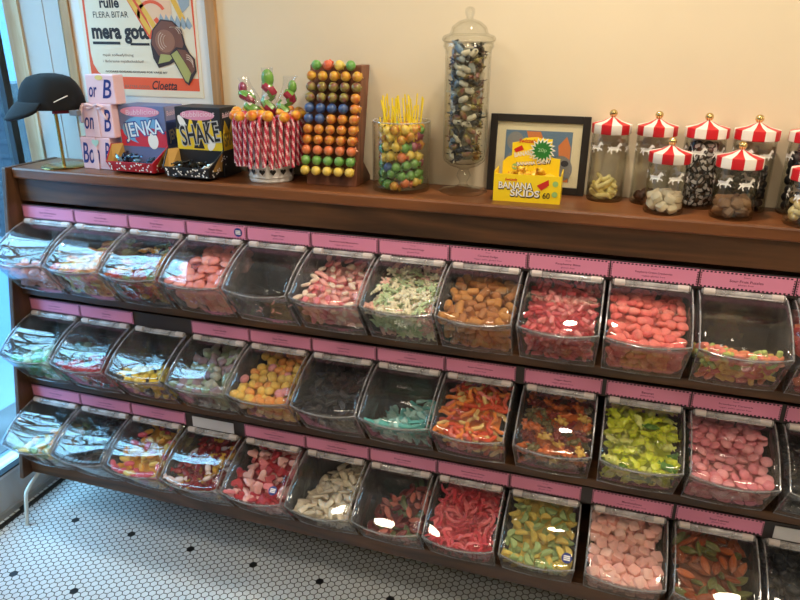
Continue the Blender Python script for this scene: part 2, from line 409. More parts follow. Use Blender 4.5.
# ------------------------------------------------------------------ candy bins: shared meshes
BW = .474
HY, HZ, LY, LZ, BY, BZ, KY = -.031, -.059, -.79, -.463, -.358, -1.06, .45
def arc(t):
    """lid section from hinge (0) to lip (1), convex"""
    y = HY+(LY-HY)*t; z = HZ+(LZ-HZ)*t; sg = .062*4*t*(1-t); n = Vector((LZ-HZ, -(LY-HY))); n = n.normalized()
    return y+n.x*sg, z+n.y*sg
def bow(x, a=.085): return a*(1-(x/BW)**2)
mb = MB()
def fpan(u, v):
    w = BW-.022*v; x = -w+2*w*u; b = (1-(2*u-1)**2)*(.085-.05*v)
    return (x, LY+(BY-LY)*v-b, LZ+(BZ-LZ)*v)
mb.grid(fpan, 12, 4)
def bott(u, v):
    w = BW-.022; x = -w+2*w*u; b = (1-(2*u-1)**2)*.035*(1-v)
    return (x, BY+(KY-BY)*v-b, BZ)
mb.grid(bott, 12, 2)
for sx in (-1, 1):
    o = []; 
    o.append((sx*(BW-.022), KY, BZ)); o.append((sx*(BW-.022), BY, BZ))
    for k in range(11): y, z = arc(1-k/10); o.append((sx*BW, y, z))
    o.append((sx*BW, KY, -.04))
    mb.add(o, [tuple(range(len(o)))[::sx]])
mb.add([(-BW, KY, -.04), (BW, KY, -.04), (BW-.022, KY, BZ), (-BW+.022, KY, BZ)], [(0, 1, 2, 3)])
mb.add([(-BW, KY, -.04), (BW, KY, -.04), (BW, HY, HZ), (-BW, HY, HZ)], [(3, 2, 1, 0)])
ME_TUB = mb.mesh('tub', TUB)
mb = MB()
def lidf(u, v):
    x = -BW+2*BW*u; y, z = arc(v); b = (1-(2*u-1)**2)*.085*v**2
    return (x, y-b-.008*v, z+.012-b*.45)
mb.grid(lidf, 12, 10)
ME_LID = mb.mesh('lid', ACR)
mb = MB()
for sx in (-1, 1): mb.tube([(sx*(BW-.008), arc(k/10)[0], arc(k/10)[1]+.014) for k in range(11)], .0095, 6)
mb.tube([(-BW+2*BW*u/12, LY-.085*(1-(2*u/12-1)**2)-.006, LZ+.012-.038*(1-(2*u/12-1)**2)) for u in range(13)], .0075, 6)
ME_LEDGE = mb.mesh('lid_rim', EDGE)
mb = MB()
for sx in (-1, 1):
    mb.tube([(sx*(BW-.011*(k/4+k/4)), LY+(BY-LY)*k/4, LZ+(BZ-LZ)*k/4) for k in range(5)], .006, 5)
mb.tube([(-BW+.022+2*(BW-.022)*u/12, BY-.035*(1-(2*u/12-1)**2), BZ+.006) for u in range(13)], .006, 5)
ME_TEDGE = mb.mesh('tub_rim', EDGE)
mb = MB(); mb.tube([(-BW+.03, -.04, -.035), (BW-.03, -.04, -.035)], .034, 10); mb.box((-BW+.05, -.10, -.058), (BW-.05, -.05, -.05))
ME_HINGE = mb.mesh('hinge', FROST)
mb = MB(); mb.tube([(-.06, -.043, -.035), (.06, -.043, -.035)], .041, 10)
ME_KNUCK = mb.mesh('hinge_knuckle', KNUCK)
def solidify(o, t):
    q = o.modifiers.new('sheet', 'SOLIDIFY'); q.thickness = t*S; q.offset = 0
    return o
ROWS = [dict(y=0, z=0, name='top', x=[.135, 1.136, 2.13, 3.134, 4.13, 5.128, 6.116, 7.098, 8.108, 9.106, 10.114, 11.133]),
        dict(y=-.19, z=-1.504, name='middle', x=[.115, 1.115, 2.133, 3.17, 4.163, 5.163, 6.15, 7.135, 8.195, 9.23, 10.24, 11.275]),
        dict(y=-.503, z=-2.945, name='bottom', x=[.125, 1.112, 2.097, 3.11, 4.13, 5.145, 6.142, 7.145, 8.155, 9.225, 10.25, 11.265])]
ORD = ['first', 'second', 'third', 'fourth', 'fifth', 'sixth', 'seventh', 'eighth', 'ninth', 'tenth', 'eleventh', 'twelfth']

# ------------------------------------------------------------------ sweets: one shape each, unit size
def heart_pts(n=18, w=.5):
    o = []
    for k in range(n):
        t = 2*PI*k/n; o.append((w*math.sin(t)**3, w*(.81*math.cos(t)-.31*math.cos(2*t)-.12*math.cos(3*t)-.06*math.cos(4*t))))
    return o
def shape(kind, seed=0):
    m = MB(); r = random.Random(seed)
    if kind == 'ring':
        m.grid(lambda u, v: ((.35+.16*math.cos(2*PI*v))*math.cos(2*PI*u), (.35+.16*math.cos(2*PI*v))*math.sin(2*PI*u), .12*math.sin(2*PI*v)), 14, 7)
    elif kind == 'disc':
        m.ell(.5, .5, .17, 14, 6, .8, f=lambda p: Vector((p.x, p.y, p.z-.25*(p.x**2+p.y**2))))
    elif kind == 'lentil': m.ell(.5, .46, .24, 12, 6)
    elif kind == 'heart': m.puffy(heart_pts(), .38)
    elif kind == 'hearty': m.ell(.5, .5, .26, 14, 7, .85, f=lambda p: Vector((p.x, p.y+.16*abs(p.x)*1.2-.05, p.z)))
    elif kind == 'cube': m.ell(.46, .46, .36, 12, 6, .38)
    elif kind == 'lump':
        ph = [r.uniform(0, 6) for _ in range(6)]
        m.ell(.5, .4, .34, 11, 7, .9, f=lambda p: p*(1+.16*math.sin(7*p.x+ph[0])+.14*math.sin(8*p.y+ph[1])+.12*math.sin(9*p.z+ph[2])))
    elif kind == 'ball': m.ell(.5, .5, .46, 12, 7)
    elif kind == 'barrel': m.lathe([(.22, -.45), (.3, -.4), (.33, 0), (.3, .4), (.22, .45)], 10, M=Matrix.Rotation(PI/2, 4, 'X'))
    elif kind == 'stick': m.tube([(-.5+.125*k, .10*math.sin(k*.9+seed), .04*math.cos(k*.7)) for k in range(9)], [.07]+[.12]*7+[.07], 7)
    elif kind == 'chunk': m.tube([(-.36, 0, 0), (-.33, .01, 0), (0, .05, 0), (.33, .01, 0), (.36, 0, 0)], [.1, .17, .19, .17, .1], 8)
    elif kind == 'worm': m.tube([(-.75+.125*k, .16*math.sin(k*.8+seed), .06*math.cos(k*1.1)) for k in range(13)], [.05]+[.1]*11+[.05], 7)
    elif kind == 'strip': m.ell(.75, .16, .05, 14, 4, .5, f=lambda p: Vector((p.x, p.y+.12*math.sin(4*p.x+seed), p.z+.18*math.sin(3.3*p.x+seed*2))))
    elif kind == 'leaf': m.puffy([(.6*math.cos(2*PI*k/16)*(1 if k not in (0, 8) else 1.12), .27*math.sin(2*PI*k/16)) for k in range(16)], .3, inset=.7); m.tube([(-.45, 0, .14), (0, 0, .165), (.45, 0, .14)], .035, 5)
    elif kind == 'half': m.puffy([(.5*math.cos(PI*k/9), .5*math.sin(PI*k/9)-.2) for k in range(10)], .3)
    elif kind == 'lips':
        m.puffy([(.55*math.cos(2*PI*k/18), .3*math.sin(2*PI*k/18)*(1-.25*math.exp(-40*(math.cos(2*PI*k/18))**2) if math.sin(2*PI*k/18) > 0 else 1)) for k in range(18)], .2)
    elif kind == 'bottle': m.lathe([(.02, -.5), (.17, -.48), (.2, -.3), (.2, .05), (.09, .25), (.09, .45), (.03, .5)], 9, M=Matrix.Diagonal((1.2, 1, .7, 1)) @ Matrix.Rotation(PI/2, 4, 'X'))
    elif kind == 'bear':
        m.ell(.24, .3, .2, 9, 6, c=(0, -.05, 0)); m.ell(.17, .16, .16, 9, 5, c=(0, .34, .04))
        for sx in (-1, 1):
            m.ell(.07, .06, .06, 6, 4, c=(sx*.13, .46, .05)); m.ell(.08, .15, .09, 7, 4, c=(sx*.24, .08, .1)); m.ell(.1, .15, .1, 7, 4, c=(sx*.17, -.36, .1))
    elif kind == 'frog':
        m.ell(.26, .34, .17, 10, 5); m.ell(.17, .14, .15, 8, 4, c=(0, .36, .05))
        for sx in (-1, 1):
            m.tube([(sx*.18, .15, 0), (sx*.42, .2, -.02), (sx*.5, .36, -.04)], [.1, .08, .06], 6); m.tube([(sx*.18, -.2, 0), (sx*.45, -.15, 0), (sx*.5, -.42, -.04)], [.13, .1, .06], 6)
    elif kind == 'wrapped':
        m.ell(.34, .22, .17, 12, 6, .7)
        for sx in (-1, 1):
            m.grid(lambda u, v: (sx*(.3+.28*v), (.05+.2*v)*(2*u-1), .06*math.sin(u*14+seed)*v+.02), 8, 3)
    elif kind == 'twist':   # crumpled foil twist
        m.ell(.42, .24, .15, 13, 5, .6, f=lambda p: Vector((p.x, p.y+.06*math.sin(9*p.x+seed), p.z+.05*math.sin(13*p.x+7*p.y+seed))))
        for sx in (-1, 1):
            m.grid(lambda u, v: (sx*(.36+.25*v), (.05+.16*v)*(2*u-1)+.05*sx, .07*math.sin(u*12+seed)*v), 8, 2)
    elif kind == 'nut': m.ell(.5, .33, .3, 12, 7)
    elif kind == 'pip': m.ell(.5, .26, .2, 10, 5, .8)
    return m

CN = {}
def candy_mesh(kind, size, m, seed=0, squash=1):
    k = (kind, size, m.name, seed)
    if k not in CN:
        b = MB(); src = shape(kind, seed); b.add(src.v, src.f, src.m, Matrix.Diagonal((size, size, size*squash, 1)))
        CN[k] = b.mesh(kind, m)
    return CN[k]

def gum(name, c, sugar=0, rough=.38):
    if sugar: return mat(name, c, .7, noise=.10, nscale=120, bump=.5, bscale=900, spec=.4, sss=.15)
    return mat(name, c, rough, noise=.08, nscale=60, coat=.1, spec=.5, sss=.15)

def P2(row, i, kind, name, noun, size, sp, colors, tf=.03, zb=-.34, sugar=0, mask=None, lay=None, squash=1, amp=.03, tilt=.6, fr=True, rough=.38):
    return dict(row=row, i=i, kind=kind, name=name, noun=noun, size=size, sp=sp, colors=colors, tf=tf, zb=zb, sugar=sugar, mask=mask, squash=squash, amp=amp, tilt=tilt, fr=fr, rough=rough)
BINS = [
 P2(0, 0, 'lump', 'gummy_melon_lump', 'sugared gummy lump', .175, .16, [('peach', (236, 160, 140), 3), ('pale pink', (240, 190, 190), 2)], .40, -.72, 1),
 P2(0, 1, 'ring', 'gummy_ring', 'soft gummy ring', .21, .16, [('pale orange', (240, 176, 120), 3), ('pink', (232, 140, 140), 2), ('pale green', (200, 214, 140), 1), ('yellow', (240, 215, 130), 2)], .16, -.42, 1),
 P2(0, 2, 'bear', 'gummy_bear', 'fruit gummy bear', .22, .155, [('red', (190, 40, 40), 2), ('yellow', (226, 170, 50), 2), ('brown', (130, 70, 40), 2), ('green', (110, 130, 60), 2), ('orange', (220, 110, 50), 2)], .10, -.36),
 P2(0, 3, 'disc', 'peach_gummy_disc', 'dished gummy disc', .212, .155, [('salmon', (232, 138, 126), 3), ('peach', (240, 162, 148), 2)], .06, -.30, 0, tilt=.5, rough=.5),
 P2(0, 4, 'strip', 'gummy_crumb', 'leftover gummy scrap', .1, .3, [('pink', (220, 140, 140), 1)], 1.5, -1.0, 0, mask='scrap'),
 P2(0, 5, 'lips', 'foam_kiss', 'foam kiss', .155, .132, [('pale pink', (244, 176, 168), 3), ('cream', (248, 222, 200), 2), ('rose', (232, 130, 138), 2)], .05, -.30, 0, squash=1.6, rough=.6),
 P2(0, 6, 'frog', 'foam_frog', 'sugared foam frog', .20, .15, [('pale green', (200, 218, 170), 3), ('pale pink', (240, 190, 176), 2), ('cream', (244, 236, 204), 3)], .05, -.30, 1),
 P2(0, 7, 'barrel', 'fudge_barrel', 'fudge barrel', .20, .145, [('golden brown', (192, 130, 60), 3), ('caramel', (168, 104, 46), 2)], .04, -.34, 0, rough=.6),
 P2(0, 8, 'chunk', 'raspberry_bite', 'glossy raspberry bite', .18, .125, [('rose', (220, 98, 104), 3), ('red', (190, 62, 72), 2), ('pink', (236, 146, 146), 2)], .05, -.28, 0, rough=.25),
 P2(0, 9, 'hearty', 'gummy_heart', 'sugared gummy heart', .165, .124, [('coral', (240, 128, 118), 3), ('coral red', (230, 108, 104), 2)], .03, -.28, 1),
 P2(0, 10, 'chunk', 'sour_gummy_stick', 'sour gummy stick', .20, .125, [('yellow', (244, 206, 110), 2), ('peach', (240, 150, 110), 2), ('pale green', (186, 206, 120), 1), ('pink', (238, 140, 124), 2)], .03, -1.0, 1, tilt=.7),
 P2(0, 11, 'barrel', 'gummy_raspberry', 'gummy raspberry', .18, .15, [('red', (196, 50, 44), 2), ('orange', (220, 110, 60), 1)], .1, -.34),
 P2(1, 0, 'ball', 'gummy_apple_ball', 'gummy ball', .18, .17, [('turquoise', (80, 180, 150), 2), ('green', (70, 170, 100), 2), ('pale green', (170, 214, 180), 2)], .35, -.75),
 P2(1, 1, 'chunk', 'cherry_bite', 'cherry gummy bite', .20, .15, [('crimson', (190, 36, 52), 3), ('red', (212, 66, 78), 2)], .12, -.9),
 P2(1, 2, 'nut', 'lemon_liquorice_pip', 'lemon liquorice pip', .17, .13, [('yellow', (240, 200, 40), 4), ('black', (40, 34, 30), 1), ('pale yellow', (244, 220, 100), 1)], .04, -.85, 0, squash=1),
 P2(1, 3, 'lump', 'sour_lump', 'sugared sour lump', .178, .145, [('grey green', (150, 168, 140), 3), ('mauve grey', (150, 130, 140), 2), ('pale grey', (176, 178, 164), 2)], .06, -.34, 1),
 P2(1, 4, 'ball', 'sugared_peach_ball', 'sugared peach ball', .178, .142, [('golden yellow', (238, 196, 96), 4), ('orange', (236, 160, 84), 2), ('pink', (226, 150, 150), 1)], .05, -.34, 1, squash=.8),
 P2(1, 5, 'half', 'liquorice_half_moon', 'liquorice half moon', .21, .175, [('black', (40, 36, 38), 3), ('charcoal', (58, 50, 52), 2)], .05, -.36, 0, rough=.5),
 P2(1, 6, 'bottle', 'gummy_dolphin', 'gummy dolphin stick', .22, .14, [('aqua', (100, 190, 182), 3), ('pale aqua', (170, 214, 206), 2)], .12, -.72, 1, mask='right'),
 P2(1, 7, 'stick', 'sour_peach_strip', 'sour gummy strip', .27, .14, [('orange', (240, 140, 60), 3), ('orange red', (220, 84, 50), 3), ('pale yellow', (240, 206, 130), 2), ('pink', (236, 130, 116), 1)], .05, -.28, 0),
 P2(1, 8, 'bear', 'fruit_gummy', 'mixed fruit gummy', .22, .165, [('orange', (214, 112, 50), 3), ('dark red', (130, 40, 34), 2), ('olive', (110, 100, 60), 2), ('yellow', (224, 180, 80), 1)], .14, -.36),
 P2(1, 9, 'twist', 'wrapped_lime_sweet', 'foil wrapped sweet', .225, .15, [('lime yellow', (214, 222, 60), 5), ('leaf green', (90, 140, 50), 1), ('pale lime', (226, 230, 130), 2)], .03, -.26, 0, rough=.3),
 P2(1, 10, 'lentil', 'sugar_button', 'round sugar button', .17, .125, [('rose pink', (222, 130, 140), 3), ('pale rose', (232, 154, 158), 2)], .06, -.26, 0, rough=.5),
 P2(1, 11, 'lump', 'liquorice_lump', 'liquorice lump', .17, .17, [('black', (28, 28, 32), 2)], .1, -.4),
 P2(2, 0, 'half', 'fruit_slice', 'gummy fruit slice', .22, .17, [('orange', (236, 160, 50), 3), ('green', (130, 160, 90), 3), ('yellow', (236, 206, 110), 2)], .30, -.70),
 P2(2, 1, 'lump', 'liquorice_nugget', 'liquorice nugget', .18, .165, [('black', (30, 28, 32), 4), ('plum', (60, 40, 50), 1)], .06, -.36),
 P2(2, 2, 'pip', 'fruit_drop', 'gummy fruit drop', .19, .14, [('amber', (224, 160, 50), 3), ('pink', (220, 90, 110), 2), ('pale yellow', (236, 206, 110), 2)], .06, -.34, 0, squash=1.2),
 P2(2, 3, 'wrapped', 'wrapped_cherry_sweet', 'cellophane wrapped sweet', .24, .15, [('dark red', (140, 26, 32), 4), ('gold', (214, 160, 50), 1), ('white', (230, 210, 206), 1)], .05, -.32, 0, rough=.2),
 P2(2, 4, 'heart', 'raspberry_foam_heart', 'flat foam gummy heart', .225, .155, [('crimson', (186, 34, 52), 3), ('pale pink', (244, 190, 186), 3), ('pink', (236, 130, 136), 1)], .05, -.28, 0, squash=.75, tilt=.9),
 P2(2, 5, 'bottle', 'foam_bottle', 'foam bottle', .24, .14, [('cream', (226, 212, 186), 3), ('pale beige', (206, 190, 162), 2)], .14, -.34, 0, mask='right', rough=.6),
 P2(2, 6, 'leaf', 'fruit_leaf', 'gummy leaf', .18, .15, [('dark red', (130, 36, 40), 2), ('olive', (100, 110, 70), 2), ('salmon', (214, 120, 104), 2)], .55, -.50, 0, mask='right'),
 P2(2, 7, 'strip', 'strawberry_belt', 'sour strawberry belt', .182, .122, [('strawberry red', (218, 72, 86), 3), ('pink', (236, 116, 122), 2)], .05, -.26, 0, squash=1.5, tilt=.9),
 P2(2, 8, 'half', 'citrus_gummy', 'sugared citrus gummy', .20, .14, [('yellow', (232, 204, 104), 3), ('pale green', (170, 192, 126), 3)], .04, -.24, 1),
 P2(2, 9, 'cube', 'marshmallow_cube', 'marshmallow cube', .18, .145, [('pale pink', (246, 184, 172), 3), ('blush', (250, 200, 188), 2)], .04, -.24, 0, rough=.7),
 P2(2, 10, 'leaf', 'gummy_leaf', 'gummy almond leaf', .21, .15, [('amber brown', (150, 70, 30), 3), ('olive green', (104, 106, 50), 2), ('orange', (180, 92, 42), 1)], .22, -.24, 0, mask='back'),
 P2(2, 11, 'lump', 'blackberry_sweet', 'blackberry sweet', .17, .17, [('navy', (24, 28, 40), 2)], .3, -.4),
]
BLAB = {}
def front_pt(t, x, d):
    b = bow(x, .085-.05*t)
    return Vector((x, LY+(BY-LY)*t-b+.815*d, LZ+(BZ-LZ)*t+.58*d))

def fill(sp, xc):
    row = ROWS[sp['row']]; yl, zl = row['y'], row['z']
    r = random.Random(100*sp['row']+sp['i'])
    where = f"in the {ORD[sp['i']]} bin of the {row['name']} row"
    mats = [gum('sweet_%s_%s%s' % (c[0].replace(' ', '_'), '%d_%d_%d' % c[1], '_s' if sp['sugar'] else ''), c[1], sp['sugar'], sp['rough']) for c in sp['colors']]
    wts = [c[2] for c in sp['colors']]
    size, d, mask = sp['size']*.84, sp['sp']*(1.01 if sp['i'] > 2 else 1.14), sp['mask']
    rad = size*.36
    W = BW-.03-rad
    ph = [r.uniform(0, 6) for _ in range(4)]
    def bump_(x, y): return sp['amp']*(math.sin(6*x+ph[0])+math.sin(7*y+ph[1]))
    pts = []   # (position, normal)
    if mask == 'scrap':
        for k in range(7): pts.append((Vector((r.uniform(-.38, .1), r.uniform(-.2, .3), BZ+.03)), Vector((0, 0, 1)), 0))
    else:
        tf = sp['tf']
        F = front_pt(tf, 0, .02+rad); Fy, Fz = F.y+.085*(1-tf), F.z-(.02 if tf < .08 else 0); By, Bz = KY-.02-rad, sp['zb']
        if mask == 'back': By = KY-.03-rad
        Ln = math.hypot(By-Fy, Bz-Fz); n = max(2, int(Ln/d)); nx = max(2, int(2*W/d)+1)
        nrm = Vector((0, -(Bz-Fz), By-Fy)).normalized()
        def top(x, t):
            b = bow(x, .085)*(1-t)**2
            p = Vector((x, Fy+(By-Fy)*t-b, Fz+(Bz-Fz)*t))
            if mask == 'right': p.z += -.42*max(0, min(1, (.12-x)/.45))*(.35+.65*t)
            if mask == 'back': p.z += .06*math.sin(PI*t)-.14*max(0, (x-.05)/.4)
            p.z += bump_(x, p.y)*min(1, 3*t+.2)
            p.z = max(p.z, BZ+rad+.01)
            return p
        lst = []
        for i in range(n+1):
            for j in range(nx):
                x = -W+2*W*(j+(.5 if i % 2 else 0))/(nx-.5)
                if abs(x) > W+.01: continue
                t = i/n
                p = top(min(W, max(-W, x+r.uniform(-.25, .25)*d)), min(1, max(0, t+r.uniform(-.25, .25)/n)))
                p.z += r.uniform(-.12, .12)*d
                lst.append((p, nrm, 0))
        pts += lst
        # second layer below the first
        for (p, nn, _) in lst:
            q = Vector((min(W, max(-W, p.x+r.uniform(-.5, .5)*d)), p.y+r.uniform(-.5, .5)*d, p.z-.62*d))
            q.y = max(q.y, front_pt(max(0, min(1, (LZ-q.z)/(LZ-BZ))), q.x, .03+rad).y); q.y = min(q.y, KY-.02-rad); q.z = max(q.z, BZ+rad)
            pts.append((q, nn, 1))
        # pressed against the sloping front
        if sp['fr']:
            e = 1.12; t0 = tf+d*.8/.745; m = int((1-t0-.03)*.745/(d*e))
            for i in range(m+1):
                t = t0+i*d*e/.745
                if t > .97: break
                for j in range(nx):
                    x = (-W+2*W*(j+(.5 if i % 2 else 0))/(nx-.5))*.96
                    if abs(x) > W*.97: continue
                    x += r.uniform(-.2, .2)*d
                    x = max(-W*.96, min(W*.96, x))
                    p = front_pt(t+r.uniform(-.1, .1)*d, x, .022+rad*.95)
                    if mask == 'right' and p.z > top(x, 0).z: continue
                    p.z = max(p.z, BZ+rad*.8)
                    pts.append((p, Vector((0, -.815, -.58)), 0))
                    if r.random() < .75:
                        q = front_pt(t+.3*d, max(-W, min(W, x+.4*d)), .022+rad*2.0); q.z = max(q.z, BZ+rad*.8)
                        pts.append((q, Vector((0, -.815, -.58)), 1))
    under = MB(); seeds = 3 if sp['kind'] in ('lump', 'worm', 'strip', 'stick', 'twist', 'wrapped') else 1
    srcs = [shape(sp['kind'], s) for s in range(seeds)]
    base = U(xc, yl, zl)
    cnt = 0
    for p, nn, layer in pts:
        ci = r.choices(range(len(mats)), wts)[0]; sd = r.randrange(seeds)
        q = nn.to_track_quat('Z', 'Y') @ Euler((r.gauss(0, sp['tilt']*.6), r.gauss(0, sp['tilt']*.6), r.uniform(0, 2*PI))).to_quaternion()
        if layer == 0:
            me = candy_mesh(sp['kind'], size, mats[ci], sd, sp['squash'])
            # keep the piece inside the tub
            pv = [q @ (v.co/S) for v in me.vertices]
            for _ in range(2):
                xm0 = min(v.x for v in pv); xm1 = max(v.x for v in pv); zm = min(v.z for v in pv); ym = max(v.y for v in pv)
                tt = max(0, min(1, (LZ-p.z)/(LZ-BZ))); lim = BW-.022*tt-.016
                if xm1-xm0 < 2*lim: p.x = max(-lim-xm0, min(lim-xm1, p.x))
                p.z = max(p.z, BZ+.016-zm); p.y = min(p.y, KY-.016-ym)
                dd = min((v.y+p.y-LY+bow(max(-BW, min(BW, v.x+p.x)), .085-.05*tt))*.815+(v.z+p.z-LZ)*.58 for v in pv)
                if dd < .014: p = p+Vector((0, .815, .58))*(.014-dd)
                ov = 0
                for v in pv:     # and under the lid
                    yy = v.y+p.y
                    if LY-.08 < yy < HY:
                        ta = max(0, min(1, (HY-yy)/(HY-LY))); ov = max(ov, v.z+p.z-(arc(ta)[1]-.015))
                p.z -= ov
            o = link(sp['name'], me); o.location = base+p*S
            o.rotation_mode = 'QUATERNION'; o.rotation_quaternion = q
            c = sp['colors'][ci][0]
            tag(o, f"{c} {sp['noun']} {where}", 'sweet', f"{c} {sp['noun']}s {where}")
            cnt += 1
        else:
            under.add(srcs[sd].v, srcs[sd].f, ci, Matrix.Translation(p) @ q.to_matrix().to_4x4() @ Matrix.Diagonal((size, size, size*sp['squash'], 1)))
    if mask != 'scrap':
        # closed heart of the heap
        k = .75*d+.02
        def tz(x, t): return top(x, t)
        def core(u, v):
            x = (-W+.01)*(1-u)+(W-.01)*u
            tt = min(1, v*1.0); p = top(x, tt); return (x, min(p.y+k*.9*(1-tt)+.02, KY-.06), max(p.z-k, BZ+.02))
        under.grid(core, 6, 8)
        def coref(u, v):
            x = (-W+.01)*(1-u)+(W-.01)*u
            p0 = Vector(core(u, 0)); p1 = front_pt(.99, x*.97, .07+rad); return tuple(p0.lerp(p1, v)) if p0.z > p1.z else tuple(p0)
        under.grid(coref, 6, 4)
        for v in under.v:      # keep the mass inside the tub
            v.z = max(v.z, BZ+.022); tt = max(0, min(1, (LZ-v.z)/(LZ-BZ)))
            lim = BW-.022*tt-.024; v.x = max(-lim, min(lim, v.x))
            v.y = min(KY-.02, max(v.y, front_pt(tt, v.x, .0).y+.032))
        o = under.build(sp['name']+'_filling', mats, loc=(xc, yl, zl))
        tag(o, f"deeper mass of {sp['colors'][0][0]} {sp['noun']}s {where}", 'sweets', kind='stuff')
    return cnt

NTOT = 0
BOBJ = {}
for sp in BINS:
    row = ROWS[sp['row']]; x0 = row['x'][sp['i']]; xc = x0+.487 if not (sp['row'] == 0 and sp['i'] > 4) else x0+.49
    if sp['row'] == 0: xc = x0+.492
    cont = 'a few scraps' if sp['mask'] == 'scrap' else f"{sp['colors'][0][0]} {sp['noun']}s"
    b = thing('candy_bin', (xc, row['y'], row['z']), f"clear acrylic candy bin with {cont}, {ORD[sp['i']]} in the {row['name']} row", 'candy bin', 'clear candy bins in three rows')
    BOBJ[(sp['row'], sp['i'])] = b
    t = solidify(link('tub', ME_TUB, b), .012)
    link('tub_rim', ME_TEDGE, t)
    l = solidify(link('lid', ME_LID, b), .012)
    link('lid_rim', ME_LEDGE, l)
    h = link('hinge', ME_HINGE, b)
    for sx in (-1, 1): link('hinge_knuckle', ME_KNUCK, h, (sx*.36, 0, 0))
    NTOT += fill(sp, xc)
print('SWEETS IN BINS', NTOT)

# round blue stickers
def sticker(parent, loc, rot):
    m = MB(); m.prism(oval(0, 0, .065, .065, 20), 'y', -.004, 0, 0)
    for k in (-1, 0, 1): m.box((-.04, -.006, .022*k-.007), (.04, -.0045, .022*k+.007), 1)
    o = m.build('sticker', [mat('sticker_blue', (40, 56, 130), .5), WHITE], parent, loc, smooth=False); o.rotation_euler = rot
    o['label'] = 'round blue sticker with white stripes'
    return o
for (rr, ii, x, t) in ((2, 4, .32, .80), (2, 8, .37, .86)):
    y, z = arc(t); y2, z2 = arc(t+.05); ang = math.atan2(-(z2-z), -(y2-y))
    # lies on the lid: its front faces up and out
    sticker(BOBJ[(rr, ii)], (x, y-.012-.06*(1-(x/BW)**2)*t*t, z+.032-.035*(1-(x/BW)**2)*t*t), (-(PI/2-ang), 0, 0))

# ------------------------------------------------------------------ shelf labels
PINK = mat('pink_card', (220, 138, 172), .55); DOT = mat('dark_dotted_line', (26, 18, 26), .6); INK = mat('dark_red_ink', (96, 34, 60), .6)
LT = {0: ['Sour Watermelons', 'Fruit Rings', 'Fruit Bears', 'Peach Discs', 'Sugar Free', 'Strawberry Vanilla Marshmallows', 'Sour Foam Frogs', 'Caramel Fudge', 'Raspberry Bites', 'Raspberry Cream Cranberries', 'Sour Fruit Puzzles', 'Raspberries'],
      1: ['Sour Apples', 'Cherries', None, 'Sour Skulls', 'Sour Peaches', 'Liquorice', 'Dolphins', 'Sour Peach Strips', 'Vegan Bears', 'Bananas', 'Strawberry Caramels', 'Liquorice'],
      2: ['Fruit Slices', 'Liquorice Mix', 'Fruit Drops', None, 'Raspberry Hearts', 'Vanilla Bottles', 'Fruit Leaves', 'Strawberry Belts', 'Citrus Mix', 'Marshmallows', 'Sour Leaves', None]}
SUB = ['gluten free', 'vegan, gluten free', 'gluten free', 'vegan, palm, gluten free']
for r_ in range(3):
    row = ROWS[r_]
    for i, tx in enumerate(LT[r_]):
        x0 = row['x'][i]; x1 = row['x'][i+1] if i < 11 else x0+1.0
        if r_ == 1 and i == 7: x1 = 8.10
        if r_ == 2 and i == 8: x1 = 9.10
        if x1-x0 > 1.02: x1 = x0+1.0
        if r_ == 0 and i == 11: x1 = 12.1
        nm = BINS[[k for k, q in enumerate(BINS) if q['row'] == r_ and q['i'] == i][0]]
        w = x1-x0-.018; xm = (x0+x1)/2
        if tx is None:
            if r_ == 1: continue
            c = MB().box((-.36, -.008, 0), (.36, 0, .18)).build('blank_card', mat('white_card', (214, 214, 220), .5), loc=(xm-.03, row['y']-.002, row['z']), smooth=False)
            tag(c, f"blank white card in the label rail above the {ORD[i]} bin of the bottom row", 'label'); continue
        lb = thing('shelf_label', (xm, row['y'], row['z']+.005), f"pink shelf label with dotted border above the {ORD[i]} bin of the {row['name']} row", 'label', 'pink labels on the shelf rails')
        MB().box((-w/2, -.010, 0), (w/2, 0, .203)).build('card', PINK, lb, smooth=False)
        m = MB(); n = 22
        for k in range(n):
            xa = -w/2+.012+(w-.024)*k/n; xb = xa+(w-.024)/n*.55
            for zz in (.010, .193): m.add([(xa, -.0112, zz-.0085), (xb, -.0112, zz-.0085), (xb, -.0112, zz+.0085), (xa, -.0112, zz+.0085)], [(0, 1, 2, 3)])
        for k in range(6):
            za = .014+.175*k/6; zb_ = za+.017
            for xx in (-w/2+.010, w/2-.010): m.add([(xx-.007, -.0112, za), (xx+.007, -.0112, za), (xx+.007, -.0112, zb_), (xx-.007, -.0112, zb_)], [(0, 1, 2, 3)])
        m.build('dotted_border', DOT, lb, smooth=False)
        m = MB()
        text(m, 'No. %d' % (i+1) if False else 'Vegan' if i % 2 else 'Sweet', 0, .155, .07, .014, -.0115)
        text(m, tx, 0, .105, min(.42, .02*len(tx)), .030, -.0115, .01); s2 = SUB[(i+r_) % 4]
        text(m, s2, 0, .060, .015*len(s2), .024, -.0115)
        m.build('lettering', INK, lb, smooth=False)
        if r_ == 0 and i == 3: sticker(lb, (w/2-.12, -.012, .10), (0, 0, 0))

# ------------------------------------------------------------------ things on the countertop (z = TOPZ)
TZ = .80
BRASS = mat('brass', (190, 160, 96), .25, 1); GOLD = mat('gold_ball', (214, 190, 130), .15, 1)
R = random.Random(11)

